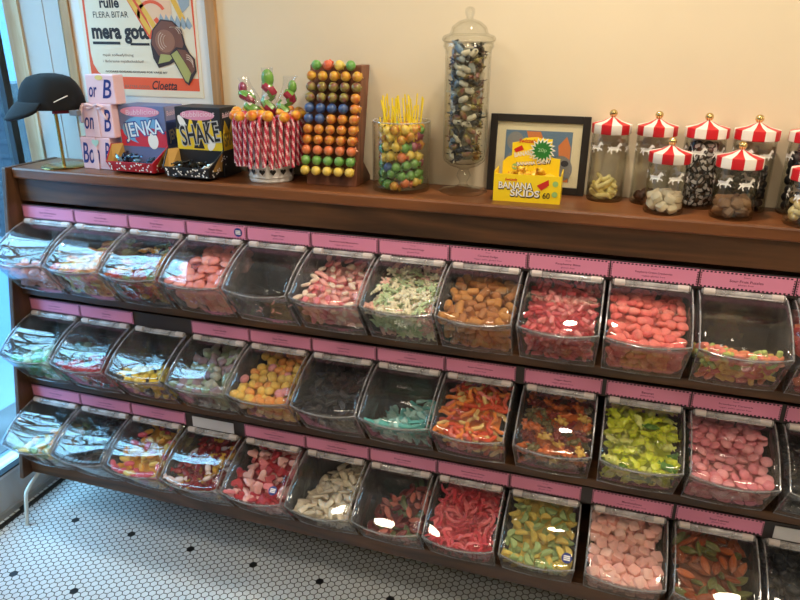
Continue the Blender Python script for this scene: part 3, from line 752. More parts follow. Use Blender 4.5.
# hat stand and cap
hs = thing('hat_stand', (.83, .295, TZ), 'slim brass hat stand with round base under the black cap', 'hat stand')
MB().lathe([(.33, 0), (.335, .012), (.32, .024), (.05, .03)], 32).build('base', BRASS, hs)
MB().tube([(0, 0, .02), (0, 0, .872)], .026, 10).build('pole', BRASS, hs)
cp = thing('cap', (.80, .30, TZ+.93), 'black cotton cap with white piping resting on the brass hat stand', 'cap')
CLOTH = mat('black_cotton', (10, 11, 15), .9, bump=.3, bscale=700)
def crown(p):
    k = 1+.03*math.cos(6*math.atan2(p.y, p.x)) if p.z > .02 else 1
    return Vector((p.x*k, p.y*k, p.z if p.z < .4 else .4+(p.z-.4)*.55))
MB().ell(.54, .46, .52, 30, 14, .95, zmin=-.10, f=crown).build('crown', CLOTH, cp)
def brim(u, v):
    a = PI*(.78+.84*u); sn = math.sin(PI*u)**.45
    rr = .46+.22*v*sn
    return (rr*math.cos(a)*1.15, rr*math.sin(a)*1.0, .05-.17*v*sn-.09*v*v*sn)
MB().grid(brim, 24, 6).build('brim', CLOTH, cp, solid=.05)
m = MB(); m.tube([(.25, -.36, .02), (.34, -.345, .06), (.44, -.29, .11), (.52, -.19, .16)], .008, 6); m.build('piping', WHITE, cp)
m = MB()
m.grid(lambda u, v: (.49*math.cos(-.95+.9*u), .40*math.sin(-.95+.9*u), -.10+.075*v), 8, 2); m.build('inner_band', mat('red_lining', (110, 22, 40), .8), cp, solid=.01)
m = MB(); m.box((.50, -.20, -.13), (.66, -.10, -.05)); m.build('strap', mat('grey_strap', (120, 122, 128), .6), cp, bevel=.01, smooth=False)
cp.scale = (.90, .94, .98)

# pink gift boxes
PBOX = mat('pink_gift_card', (238, 200, 206), .55); NAVY = mat('navy_script', (34, 40, 118), .5); RIB = mat('pale_pink_ribbon', (240, 204, 206), .4)
def gift(x0, x1, y0, y1, z0, z1, words, lab, extra=None):
    b = thing('gift_box', ((x0+x1)/2, (y0+y1)/2, z0), lab, 'gift box', 'pink sweet boxes stacked beside the cap')
    w, d, h = (x1-x0)/2, (y1-y0)/2, z1-z0
    MB().box((-w, -d, 0), (w, d, h)).build('carton', PBOX, b, bevel=.012, smooth=False)
    m = MB()
    for s_, cx, cz, tw, th in words: text(m, s_, cx*w, cz*h, tw*w, th*h, -d-.004, .012, .3)
    m.build('lettering', NAVY, b, smooth=False)
    return b, w, d, h
g1 = gift(1.20, 1.745, .30, .56, TZ, TZ+.475, [('Bon', -.36, .50, 1.16, .66), ('B', .76, .55, .4, .62)], 'lowest pink gift box of the stack with navy script lettering')
g2 = gift(1.31, 1.85, .31, .55, TZ+.478, TZ+.965, [('on', -.6, .42, .62, .36), ('B', .62, .52, .52, .66)], 'middle pink gift box of the stack tied with a pale ribbon')
g3 = gift(1.44, 1.94, .33, .55, TZ+.968, TZ+1.38, [('or', -.55, .40, .6, .36), ('B', .45, .52, .7, .64)], 'top pink gift box of the stack with a small yellow emblem')
m = MB(); m.box((-.07, -g2[2]-.012, .0), (.02, -g2[2]-.002, g2[3])); m.box((-.07, -g2[2], g2[3]+.0005), (.02, g2[2], g2[3]+.002))
m.build('ribbon', RIB, g2[0], smooth=False)
m = MB(); m.grid(lambda u, v: (-.26+.06*v-.05*u, -g2[2]-.02-.03*math.sin(PI*u), g2[3]-.02-.26*u), 6, 1); m.grid(lambda u, v: (.02+.06*v+.12*u, -g2[2]-.02, g2[3]-.02-.2*u), 6, 1)
for sx in (-1, 1):
    m.tube([(-.03, -g2[2]-.02, g2[3]-.03), (-.03+sx*.1, -g2[2]-.05, g2[3]+.0), (-.03+sx*.17, -g2[2]-.03, g2[3]-.035), (-.03+sx*.1, -g2[2]-.03, g2[3]-.06), (-.03, -g2[2]-.02, g2[3]-.03)], .018, 6)
m.build('bow', RIB, g2[0], solid=.004)
m = MB(); flat(m, [(p[0]*.11+.02, p[1]*.11+.40) for p in heart_pts(20, .6)], -g1[2]-.016); m.build('heart_sticker', mat('mint_sticker', (176, 216, 200), .5), g1[0], smooth=False)
m = MB(); m.box((-.05, -g1[2]-.013, 0), (.03, -g1[2]-.003, .475)); m.build('ribbon', RIB, g1[0], smooth=False)
m = MB(); flat(m, oval(.0, .37, .07, .035), -g3[2]-.006); m.build('emblem', mat('yellow_emblem', (232, 206, 120), .5), g3[0], smooth=False)

# bubble gum dispenser cartons
def gum_carton(x, y, w, d, h, body, word, wfill, wline, art, dots, tray, lab, sidecol, rz=0):
    b = thing('gum_carton', (x, y, TZ), lab, 'gum carton', 'bubble gum dispenser cartons', rz)
    MB().box((-w/2, 0, .0), (w/2, d, h)).build('carton', body, b, bevel=.008, smooth=False)
    m = MB()
    for pts, k, yy in art: flat(m, pts, -.004-.001*yy, k)
    # side art
    flat_side = MB()
    for pts, k in sidecol: flat_side.add([(w/2+.005, p[0], p[1]) for p in pts], [tuple(range(len(pts)))], k)
    allm = [mat('art_blue', (60, 84, 150), .5), mat('art_red', (206, 48, 66), .5), mat('art_lilac', (150, 150, 190), .5), mat('art_yellow', (238, 206, 40), .5), BLACK, WHITE, mat('art_pink', (226, 150, 180), .5), mat('art_sky', (110, 170, 214), .5)]
    m.build('printed_art', allm, b, smooth=False)
    flat_side.build('side_art', allm, b, smooth=False)
    m = MB(); text(m, word, .02, h*.625, w*.90, h*.32, -.010, .055, 0, 0, None, .14); m.build('lettering_outline', wline, b, smooth=False)
    m = MB(); text(m, word, .02, h*.625, w*.85, h*.285, -.013, .012, 0, 0, None, .14); m.build('lettering', wfill, b, smooth=False)
    m = MB(); text(m, 'Bubblicious', .02, h*.905, w*.72, .075, -.012, .01, .15, 0, None, .06)
    M = Matrix.Translation((w/2+.006, d*.5, 0)) @ Matrix.Rotation(PI/2, 4, 'Z')
    text(m, 'Bubblicious', 0, h*.90, d*.8, .07, 0, .01, .15, 0, M, .05); m.build('brand_lettering', mat('pale_pink_print', (240, 206, 220), .5), b, smooth=False)
    m = MB(); text(m, word, 0, h*.56, d*.8, .2, 0, .03, 0, 0, M, .14); m.build('side_lettering', mat('side_word_'+word, (200, 190, 170) if word != 'SHAKE' else (150, 130, 60), .5), b, smooth=False)
    # open tray in front
    fy = -.36
    TAN = mat('tan_board', (186, 146, 74), .7)
    m = MB()
    m.add([(-w*.46, 0, .01), (w*.46, 0, .01), (w*.46, fy, .05), (-w*.46, fy, .05)], [(3, 2, 1, 0)])
    m.add([(-w*.46, fy, .05), (w*.46, fy, .05), (w*.50, fy-.05, .19), (-w*.50, fy-.05, .19)], [(0, 1, 2, 3)])
    for sx in (-1, 1):
        m.add([(sx*w*.46, 0, .01), (sx*w*.46, fy, .05), (sx*w*.50, fy-.05, .19), (sx*w*.62, -.14, .40), (sx*w*.50, 0, .40)], [(0, 1, 2, 3, 4)[::sx]])
    m.build('tray', tray, b, solid=.012, smooth=False)
    m = MB()
    for sx in (-1, 1):
        m.add([(sx*(w*.46-.012), -.005, .02), (sx*(w*.46-.012), fy+.01, .06), (sx*(w*.50-.014), fy-.04, .19), (sx*(w*.62-.014), -.14, .395), (sx*(w*.50-.014), -.005, .395)], [(0, 1, 2, 3, 4)[::-sx]])
    m.add([(-w*.45, fy+.012, .06), (w*.45, fy+.012, .06), (w*.49, fy-.036, .19), (-w*.49, fy-.036, .19)], [(3, 2, 1, 0)])
    m.build('tray_lining', TAN, b, smooth=False)
    m = MB()
    rr = random.Random(5)
    for k in range(34):
        u, v = rr.uniform(-.95, .95), rr.uniform(.1, .9)
        m.add([(p[0]+u*w*.46, fy-.008-.05*v-.004, .05+.14*v+p[1]) for p in oval(0, 0, .014, .012, 8)], [tuple(range(8))])
    for k in range(22):
        yy, zz = rr.uniform(-.33, -.02), rr.uniform(.05, .33)
        if zz > .15+ (yy+.36)*.8: continue
        for sx in (1,):
            xx = w*(.46+.16*zz/.39*(1 if yy > -.25 else .4))+.014
            m.add([(xx, yy+p[0], zz+p[1]) for p in oval(0, 0, .014, .012, 8)], [tuple(range(8))])
    m.build('dots', WHITE if dots else WHITE, b, smooth=False)
    return b
zz = lambda x0, x1, z0, z1: [(x0, z0), (x1, z0), (x1, z1), (x0, z1)]
jw, jh = .80, .955
g = gum_carton(2.26, .44, jw, .46, jh, mat('carton_slate', (104, 116, 158), .5), 'JENKA', mat('balloon_white', (222, 236, 244), .5), mat('balloon_blue', (44, 70, 150), .5),
   [(zz(-.40, .40, .36, .60), 1, 0), (oval(0, .60, .36, .20), 7, 1), (oval(.10, .50, .26, .14), 1, 2), (oval(-.02, .865, .34, .075), 6, 1), (oval(.16, .45, .09, .12), 5, 3)], True,
   mat('tray_red', (190, 34, 46), .5), 'blue and red gum carton with white balloon lettering and a red dotted tray',
   [(zz(.02, .44, .40, .75), 0), (zz(.02, .44, .75, .95), 2)])
g = gum_carton(3.28, .34, .74, .46, .975, mat('carton_black', (30, 30, 36), .5), 'SHAKE', BLACK, mat('grey_word_outline', (188, 188, 186), .5),
   [(zz(-.37, .37, .38, .66), 3, 0), ([(-.2, .60), (-.12, .86), (-.05, .66), (.05, .90), (.1, .66), (.22, .82), (.26, .6)], 3, 1), (oval(.20, .48, .06, .11, rot=-.4), 5, 3), (oval(-.26, .76, .05, .11, rot=.5), 5, 3), (oval(0, .865, .28, .07), 6, 2),
    ([(-.1, .40), (-.06, .52), (-.02, .42), (.03, .55), (.08, .40)], 4, 2)], True,
   mat('tray_black', (30, 28, 30), .5), 'black and yellow gum carton with dark outlined lettering and a black dotted tray',
   [(zz(.02, .44, .38, .62), 3), ([(.02, .6), (.1, .8), (.2, .64), (.3, .82), (.44, .6)], 3)])
# gum pieces lying in the trays
for (gx, gy, gw, colr, nm) in ((2.26, .44, .80, ((60, 96, 130), (40, 44, 60), (120, 160, 180)), 'blue carton'), (3.28, .34, .74, ((36, 36, 38), (60, 60, 56), (200, 200, 196)), 'black carton')):
    for k in range(15):
        me = candy_mesh('twist', .16, mat('foil_%d_%d_%d' % colr[k % 3], colr[k % 3], .2, .5), k % 3)
        o = link('wrapped_gum', me, None, (gx+R.uniform(-.40, .40)*gw, gy-R.uniform(.06, .33), TZ+.12+R.uniform(0, .13)), (R.uniform(-.6, .6), R.uniform(-.6, .6), R.uniform(0, 6)))
        tag(o, f"foil wrapped gum piece in the open tray of the {'blue and red' if 'blue' in nm else 'black and yellow'} gum carton", 'gum', f'wrapped gum in the {nm} tray')

# bucket with candy canes
BX, BYc = 4.34, .46
bk = thing('bucket', (BX, BYc, TZ), 'white enamel bucket with black hearts, hung all round with candy canes', 'bucket')
ENAM = mat('white_enamel', (216, 214, 210), .3)
MB().lathe([(.30, 0), (.315, .02), (.31, .06), (.325, .075), (.315, .10), (.37, .765), (.382, .78), (.36, .775), (.30, .12), (.02, .10)], 36).build('pail', ENAM, bk)
m = MB()
for k in range(14):
    a = 2*PI*k/14+.1
    for zz_, off in ((.16, 0), (.30, .22)):
        M = Matrix.Rotation(a+off, 4, 'Z') @ Matrix.Translation((0, -(.326+.055*(zz_-.1)/.7*1.2), zz_))
        flat(m, [(p[0]*.075, p[1]*.075) for p in heart_pts(14, .6)], -.002, 0, M)
m.build('hearts', BLACK, bk, smooth=False)
CR, CWm = mat('cane_red', (190, 50, 76), .35), mat('cane_white', (232, 190, 192), .35)
m = MB()
def cane(hr):
    m = MB()
    pth = [(0, 0, -.56)]+[(0, 0, -.56+.56*k/22) for k in range(1, 23)]+[(.0, hr-hr*math.cos(PI*k/9), hr*math.sin(PI*k/9)) for k in range(1, 10)]+[(0, 2*hr, -.05), (0, 2*hr, -.09)]
    m.tube(pth, .0245, 10, seg_m=lambda i, j: 1 if ((i*1.0+j) % 5) < 2 else 0)
    return m.mesh('candy_cane', [CR, CWm])
CANES = [cane(.052), cane(.110)]
for k in range(60):
    a = 2*PI*(k % 30)/30; ly = k//30
    rr = .418+.058*ly
    o = link('candy_cane', CANES[ly], None, (BX+rr*math.sin(a), BYc-rr*math.cos(a), TZ+.79+.014*(k % 3)), (-.01, (.10 if ly else -.04)+R.uniform(-.015, .015), a))
    tag(o, 'red and white striped candy cane hooked over the rim of the white bucket', 'candy cane', 'candy canes hooked round the bucket')
SPOT = mat('yellow_spotted_wrap', (236, 186, 50), .35, c2=(206, 96, 30), nscale=48, coat=.3)
for k in range(17):
    a = 2*PI*k/13 if k < 13 else 2*PI*k/4; rr = .46 if k < 13 else .2
    me = candy_mesh('ball', .155, SPOT)
    o = link('wrapped_ball', me, None, (BX+rr*math.sin(a), BYc-rr*math.cos(a), TZ+.915+R.uniform(-.02, .02)), (R.uniform(-.6, .6), R.uniform(-.6, .6), R.uniform(0, 6)))
    tag(o, 'yellow spotted wrapped ball on top of the candy cane bucket', 'sweet', 'yellow balls round the bucket rim')
LG, LR, LWh = mat('leaf_green_sugar', (110, 160, 70), .25, coat=.5), mat('berry_sugar', (150, 44, 66), .25, coat=.5), mat('white_sugar', (232, 222, 208), .3, coat=.4)
CELLO = clear('cellophane', (.97, .97, .97), .07, .06, .04)
for k, (px, dz, top_r, lean, lab) in enumerate(((-.20, .10, .07, -.18, 'green and berry twisted lollipop leaning to the left above the cane bucket'), (.0, .24, .10, .0, 'tallest twisted lollipop with green egg tip above the cane bucket'), (.17, .14, .07, .18, 'slim green and berry twisted lollipop beside the wooden lollipop board'))):
    t = thing('twisted_lollipop', (BX+px, BYc+.05, TZ+.84), lab, 'lollipop', 'tall twisted lollipops in the bucket')
    H = .20+dz
    m = MB(); m.tube([(.055*math.sin(j*1.1)+lean*j/10, .03*math.cos(j*1.1), .05+H*j/10) for j in range(11)], [.05]+[.072]*9+[.04], 8, seg_m=lambda i, j: [0, 1, 0, 2][((i+j) // 2) % 4]); m.build('twist', [LG, LR, LWh], t)
    m = MB(); m.ell(top_r*.9, top_r*.8, top_r*1.25, 12, 7, c=(lean*1.1, 0, .05+H+.05)); m.build('tip', LR if k == 0 else LG, t)
    MB().tube([(0, 0, -.40), (0, 0, .08)], .014, 6).build('stick', WHITE, t)
    m = MB(); m.grid(lambda u, v: ((.085+.02*math.sin(5*v+k))*math.cos(2*PI*u)+lean*v, (.085+.02*math.sin(7*v))*math.sin(2*PI*u), .15+(H+.09)*v), 14, 6); m.build('wrapper', CELLO, t)

# wooden lollipop board
ST = wood('board_wood', (74, 40, 28), (132, 80, 54), 1.4, .4, 'Z')
bd = thing('lollipop_board', (5.34, .30, TZ), 'leaning dark wooden board stuck with eleven rows of wrapped lollipops', 'lollipop stand')
sl = .27/1.56
def by(z): return .04+sl*z
m = MB(); m.prism([(by(0), .0), (by(0)+.10, 0), (by(1.57)+.10, 1.57), (by(1.57), 1.57)], 'x', -.40, .34); m.build('front_board', ST, bd, bevel=.01, smooth=False)
m = MB(); m.prism([(by(.0)+.10, .0), (.62, .0), (.62, .07), (.36, .30), (.645, 1.57), (by(1.57)+.10, 1.57)], 'x', .22, .335); m.build('side_board', ST, bd, bevel=.01, smooth=False)
m = MB(); m.prism([(by(.0)+.10, .0), (.62, .0), (.62, .07), (.36, .30), (.645, 1.57), (by(1.57)+.10, 1.57)], 'x', -.395, -.28); m.build('side_board', ST, bd, bevel=.01, smooth=False)
MB().box((-.28, .34, .02), (.22, .58, .09)).build('foot', ST, bd, bevel=.01, smooth=False)
LOL = {'yellow': (222, 190, 70), 'green': (92, 150, 56), 'orange': (210, 104, 50), 'spotted orange': (206, 150, 52), 'blue': (40, 70, 124), 'olive': (142, 142, 62), 'spotted yellow': (214, 176, 60), 'red orange': (206, 84, 44), 'bright green': (84, 150, 56)}
ROWC = [['yellow']*5, ['green']*5, ['orange']*5, ['spotted orange']*5, ['spotted orange']*5, ['blue']*2+['spotted orange']*3, ['blue']*4+['spotted orange'], ['olive']*4+['spotted orange'], ['olive']*5, ['spotted yellow']*5, ['bright green', 'red orange', 'yellow', 'bright green']]
def lol_mats(c):
    rgb = LOL[c]
    return mat('wrap_'+c.replace(' ', '_'), rgb, .3, c2=((190, 90, 40) if 'orange' in c and 'spotted' in c else (190, 110, 40) if 'spotted' in c else (120, 60, 60) if c == 'olive' else tuple(int(v*.75+50) for v in rgb)), nscale=70, coat=.3)
m = MB(); m.tube([(0, -.07, 0), (0, .16, -.03)], .011, 6); ME_LST = m.mesh('stick', mat('white_stick', (232, 222, 200), .5))
LOLM = {}
def lol_head(c):
    if c not in LOLM:
        m = MB(); m.ell(.066, .062, .066, 14, 8); m.grid(lambda u, v: ((.018+.03*v)*math.cos(2*PI*u)*(1+.2*math.sin(5*2*PI*u)), .055+.035*v, (.018+.03*v)*math.sin(2*PI*u)*(1+.2*math.sin(5*2*PI*u))), 15, 1)
        LOLM[c] = m.mesh('head', lol_mats(c))
    return LOLM[c]
RN = ['bottom', 'second lowest', 'third lowest', 'fourth lowest', 'fifth lowest', 'middle', 'fifth highest', 'fourth highest', 'third highest', 'second highest', 'top']
for k, rowc in enumerate(ROWC):
    z = .215+.1355*k
    for j, c in enumerate(rowc):
        n = len(rowc); x = -.365+.163*j+.012*k*.5+(.06 if n == 4 else 0)
        o = bpy.data.objects.new('lollipop', None); col.objects.link(o); o.location = U(5.34+x, .30+by(z)-.145, TZ+z); o.rotation_euler = (0, 0, R.uniform(-.1, .1)); o.empty_display_size = .01
        tag(o, f"{c} wrapped lollipop in the {RN[k]} row of the wooden board", 'lollipop', f"{c} lollipops in the {RN[k]} row of the board")
        link('head', lol_head(c), o, (0, 0, 0), (R.uniform(-.3, .3), R.uniform(0, 6), 0)); link('stick', ME_LST, o, (0, .06, 0), (0, 0, R.uniform(-.08, .08)))

# glass cylinder of lollipops
JX, JY, JR = 6.28, .48, .385
jr = thing('glass_cylinder', (JX, JY, TZ), 'open glass cylinder vase crammed with yellow and green lollipops', 'glass jar')
m = MB(); m.lathe([(.02, .0), (JR-.01, .0), (JR, .015), (JR, .90), (JR-.008, .905), (JR-.018, .90), (JR-.018, .05), (JR-.05, .035), (.02, .035)], 40); m.build('glass', JARG, jr)
m = MB(); m.tube([((JR-.009)*math.cos(2*PI*k/40), (JR-.009)*math.sin(2*PI*k/40), .90) for k in range(41)], .009, 6); m.build('rim', EDGE, jr)
m = MB(); m.tube([(0, 0, 0), (0, 0, .36)], .0105, 6); ME_ST2 = m.mesh('stick', mat('yellow_stick', (240, 214, 40), .45))
pick = lambda z: R.choices(['yellow', 'spotted yellow', 'green', 'blue', 'orange', 'berry'], [5, 3, 1.2, .2, .6, .8] if z > .38 else [2, 1.2, 5, 1.3, .6, .5])[0]
LOL['berry'] = (130, 40, 60)
nl = 0
for ly in range(7):
    z = .105+.118*ly
    for ring, (rr, n) in enumerate(((.245, 12), (.125, 5))):
        if ring == 1 and ly < 4: continue
        for k in range(n):
            a = 2*PI*(k+.5*(ly % 2)+R.uniform(-.15, .15))/n
            if ring == 0 and ly < 6 and math.cos(a-1.35) > .3 : continue     # the side against the wall
            c = pick(z)
            o = bpy.data.objects.new('lollipop', None); col.objects.link(o); o.location = U(JX+rr*math.cos(a), JY+rr*math.sin(a), TZ+z+R.uniform(-.03, .03)); o.empty_display_size = .01
            o.rotation_euler = (R.uniform(-.2, .2), R.uniform(-.2, .2), a)
            zone = 'upper' if z > .55 else 'lower'
            tag(o, f"{c} wrapped lollipop in the {zone} part of the glass cylinder", 'lollipop', f"{c} lollipops in the {zone} part of the glass cylinder")
            link('head', lol_head(c), o)
            if ly >= 5 or (ly >= 3 and k % 2): link('stick', ME_ST2, o, (0, 0, .04))
            nl += 1
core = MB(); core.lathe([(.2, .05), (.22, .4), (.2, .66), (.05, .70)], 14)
tag(core.build('lollipop_filling', mat('mixed_wrap_core', (150, 130, 50), .6, c2=(90, 50, 40), nscale=60), loc=(JX, JY, TZ)), 'deeper mass of lollipops in the middle of the glass cylinder', 'lollipops', kind='stuff')  # core in mottled olive and brown wrap colours

# tall apothecary jar
AX, AY = 7.12, .56
aj = thing('apothecary_jar', (AX, AY, TZ), 'tall footed glass apothecary jar full of wrapped liquorice sweets', 'glass jar')
prof = [(.02, .0), (.30, .0), (.32, .015), (.30, .03), (.12, .06), (.06, .10), (.05, .14), (.075, .18), (.095, .22), (.075, .27), (.06, .30), (.10, .325), (.20, .36), (.27, .42), (.285, .48), (.285, 1.72), (.29, 1.78), (.315, 1.82), (.305, 1.86),
        (.292, 1.86), (.30, 1.82), (.275, 1.78), (.270, 1.72), (.270, .49), (.25, .44), (.18, .385), (.02, .37)]
MB().lathe(prof, 40).build('glass', JARG, aj)
lp = [(.27, 1.865), (.325, 1.88), (.335, 1.91), (.31, 1.945), (.24, 1.97), (.23, 1.99), (.21, 2.05), (.13, 2.11), (.05, 2.135), (.035, 2.15), (.05, 2.175), (.062, 2.21), (.055, 2.25), (.02, 2.275)]
ld = MB().lathe(lp+[(max(.012, r_-.016), z_-.016) for r_, z_ in lp[::-1]], 40).build('lid', JARG, aj)
LW = [(mat('wrap_clear_grey', (170, 178, 176), .2, coat=.5), 'pale grey', 1.5), (mat('wrap_olive', (164, 154, 74), .25, coat=.4), 'olive yellow', 3), (mat('wrap_black', (32, 30, 28), .3), 'black', 2.5), (mat('wrap_steel_blue', (104, 132, 158), .25, coat=.4), 'steel blue', 1.6)]
zebra = MB(); zs = shape('wrapped'); zebra.add(zs.v, zs.f, [1 if (k // 6) % 2 else 0 for k in range(len(zs.f))], Matrix.Scale(.22, 4)); ME_ZEB = zebra.mesh('wrapped', [BLACK, mat('wrap_cream_stripe', (200, 194, 170), .4)])
n_al = 0
for ly in range(14):
    z = .50+.098*ly
    for rr, n in ((.16, 10),):
        for k in range(n):
            a = 2*PI*(k+.5*(ly % 2)+R.uniform(-.2, .2))/n
            if math.sin(a) > .75: continue
            x = rr*math.cos(a)
            c = R.choices(range(5), [.9, 3, 2.5, 4 if x < -.07 else .3, 2.2])[0]
            me = ME_ZEB if c == 4 else candy_mesh('wrapped', .22, LW[c][0], k % 3)
            nm = 'black and white striped' if c == 4 else LW[c][1]
            o = link('wrapped_liquorice', me, None, (AX+x, AY+rr*math.sin(a), TZ+z+R.uniform(-.03, .03)))
            o.rotation_euler = (R.uniform(-.4, .4), R.uniform(-1.3, 1.3), a+PI/2+R.uniform(-.3, .3))
            tag(o, f"{nm} wrapped sweet in the tall footed apothecary jar", 'sweet', f"{nm} wrapped sweets in the apothecary jar"); n_al += 1
core = MB(); core.lathe([(.10, .44), (.17, .6), (.17, 1.66), (.08, 1.80)], 12)
tag(core.build('wrapped_liquorice_filling', mat('dark_wrap_core', (60, 58, 50), .5, c2=(130, 126, 90), nscale=60), loc=(AX, AY, TZ)), 'deeper mass of wrapped sweets in the middle of the apothecary jar', 'sweets', kind='stuff')

# small black picture frame leaning on the wall
pf = thing('picture_frame', (8.03, .82, TZ), 'small black picture frame with cream mount leaning against the cream wall', 'picture frame')
MT = Matrix.Rotation(-.098, 4, 'X')
m = MB(); Wf, Hf, bw_ = .64, 1.0, .095
for a, b in (((-Wf, -.03, 0), (-Wf+bw_, .03, Hf)), ((Wf-bw_, -.03, 0), (Wf, .03, Hf)), ((-Wf+bw_, -.03, 0), (Wf-bw_, .03, bw_)), ((-Wf+bw_, -.03, Hf-bw_), (Wf-bw_, .03, Hf))): m.box(a, b, 0, MT)
m.build('frame', mat('black_frame_lacquer', (30, 24, 22), .4), pf, smooth=False, bevel=.006)
m = MB(); m.box((-Wf+.08, .0, .08), (Wf-.08, .02, Hf-.08), 0, MT); m.build('mount', mat('cream_mount', (236, 222, 188), .7), pf, smooth=False)
m = MB()
flat(m, zz(-.43, .43, .16, .80), -.004, 0, MT); flat(m, oval(-.30, .66, .11, .12), -.006, 2, MT); flat(m, [(-.16, .79), (-.10, .60), (.02, .55), (.06, .70), (.02, .79)], -.006, 1, MT)
flat(m, [(.18, .18), (.28, .45), (.26, .62), (.36, .74), (.42, .60), (.42, .16)], -.006, 1, MT); flat(m, oval(.33, .34, .13, .16, rot=.3), -.008, 2, MT); flat(m, oval(.36, .40, .05, .04), -.010, 3, MT)
flat(m, oval(-.28, .35, .15, .18), -.006, 2, MT)
m.build('print', [mat('print_blue', (98, 128, 158), .6), mat('print_orange', (222, 130, 70), .6), mat('print_grey', (140, 140, 142), .6), mat('print_dark', (60, 60, 64), .6)], pf, smooth=False)
m = MB(); m.box((-Wf+.09, -.010, .09), (Wf-.09, -.008, Hf-.09), 0, MT); m.build('glazing', GLASS, pf, smooth=False)

# yellow chew display box
YB = mat('box_yellow', (244, 212, 30), .45); YI = mat('box_yellow_inside', (226, 186, 40), .6)
db = thing('display_box', (8.005, .20, TZ), 'yellow display box of banana chews with green starburst, before the small frame', 'display box', None, .03)
m = MB(); w2, hh, dd = .415, .345, .36
m.box((-w2, 0, 0), (w2, .012, hh)); m.box((-w2, .012, 0), (-w2+.012, dd, hh+.03)); m.box((w2-.012, .012, 0), (w2, dd, hh+.03)); m.box((-w2+.012, .012, 0), (w2-.012, dd, .012))
m.build('tray', YB, db, smooth=False)
m = MB()
m.prism([(-.36, 0), (.36, 0), (.36, .50), (.29, .505), (.245, .52), (.245, .74), (.10, .745), (.06, .76), (-.10, .745), (-.16, .70), (-.25, .68), (-.25, .52), (-.30, .50), (-.36, .44)], 'y', dd-.014, dd)
m.build('header_card', YB, db, smooth=False); hc = bpy.data.objects['header_card']
m = MB(); text(m, 'BANANA', -.14, .205, .42, .085, -.006, .02); text(m, 'SKIDS', -.02, .115, .36, .085, -.006, .02); m.build('white_lettering', WHITE, db, smooth=False); m = MB()
text(m, 'BANANA', -.09, .555, .26, .06, dd-.020, .02, 0, 0, None, .22); text(m, 'SKIDS', .08, .55, .22, .06, dd-.020, .02, 0, 0, None, .22); text(m, 'BANANA CHEW', .03, .44, .42, .045, dd-.020, .02, 0, 0, None, .12)
m.build('header_lettering', WHITE, hc, smooth=False)
m = MB(); text(m, 'BANANA', -.135, .197, .435, .1, -.003, .05); text(m, 'SKIDS', -.015, .107, .375, .1, -.003, .05); text(m, '60', .245, .10, .09, .075, -.006, .02); m.build('dark_lettering', mat('brown_ink', (60, 46, 24), .6), db, smooth=False); m = MB(); text(m, 'BANANA CHEW', .033, .435, .44, .058, dd-.017, .04, 0, 0, None, .12)
text(m, '60', .02, .30, .10, .075, dd-.020, .02)
m.build('header_dark_lettering', MATS['brown_ink'], hc, smooth=False)
m = MB(); text(m, 'Swizzels', -.2, .28, .15, .035, -.006, .02, .2); text(m, 'Swizzels', -.06, .71, .22, .05, dd-.020, .02, .2)
flat(m, [(.12, .22), (.26, .30), (.27, .23), (.18, .16)], -.005); flat(m, [(-.23, .60), (-.13, .655), (-.10, .60), (-.2, .56)], dd-.017); flat(m, [(.12, .66), (.20, .70), (.22, .63), (.14, .60)], dd-.017)
m.build('red_print', mat('box_red', (200, 40, 30), .5), db, smooth=False)
m = MB(); flat(m, oval(.345, .25, .035, .035), -.005); flat(m, oval(.345, .12, .035, .035), -.005); flat(m, oval(-.2, .38, .04, .04), dd-.017); m.build('green_seals', mat('seal_green', (150, 190, 110), .5), db, smooth=False)
st = lambda r1, r2, n: [((r1 if k % 2 == 0 else r2)*math.cos(PI*k/n+.1*(k % 2)), (r1 if k % 2 == 0 else r2)*math.sin(PI*k/n+.1*(k % 2))) for k in range(2*n)]
sb = MB(); sb.prism([(p[0]+.13, p[1]+.60) for p in st(.165, .115, 16)], 'y', dd-.028, dd-.0155); sbo = sb.build('starburst', WHITE, db, smooth=False)
sb = MB(); sb.prism([(p[0]+.13, p[1]+.60) for p in st(.140, .092, 16)], 'y', dd-.032, dd-.028); sb.build('starburst_centre', mat('starburst_green', (36, 120, 46), .5), sbo, smooth=False)
sb = MB(); text(sb, '20p', .13, .60, .11, .06, dd-.034, .01); sb.build('price_lettering', mat('pale_green_ink', (150, 200, 150), .5), sbo, smooth=False)
CH = mat('chew_wrap_yellow', (238, 206, 60), .35, c2=(214, 150, 40), nscale=60)
for k in range(14):
    o = link('banana_chew', candy_mesh('wrapped', .22, CH, k % 3), None, (8.005+R.uniform(-.26, .26), .20+R.uniform(.14, .22), TZ+.27+R.uniform(0, .10)), (R.uniform(-.5, .5), R.uniform(-.5, .5), R.uniform(0, 6)))
    tag(o, 'yellow wrapped banana chew in the yellow display box', 'sweet', 'banana chews in the display box')
tag(MB().box((-.39, .03, .02), (.39, .33, .26)).build('banana_chew_filling', CH, loc=(8.005, .20, TZ), smooth=False), 'deeper layer of banana chews filling the yellow display box', 'sweets', kind='stuff')

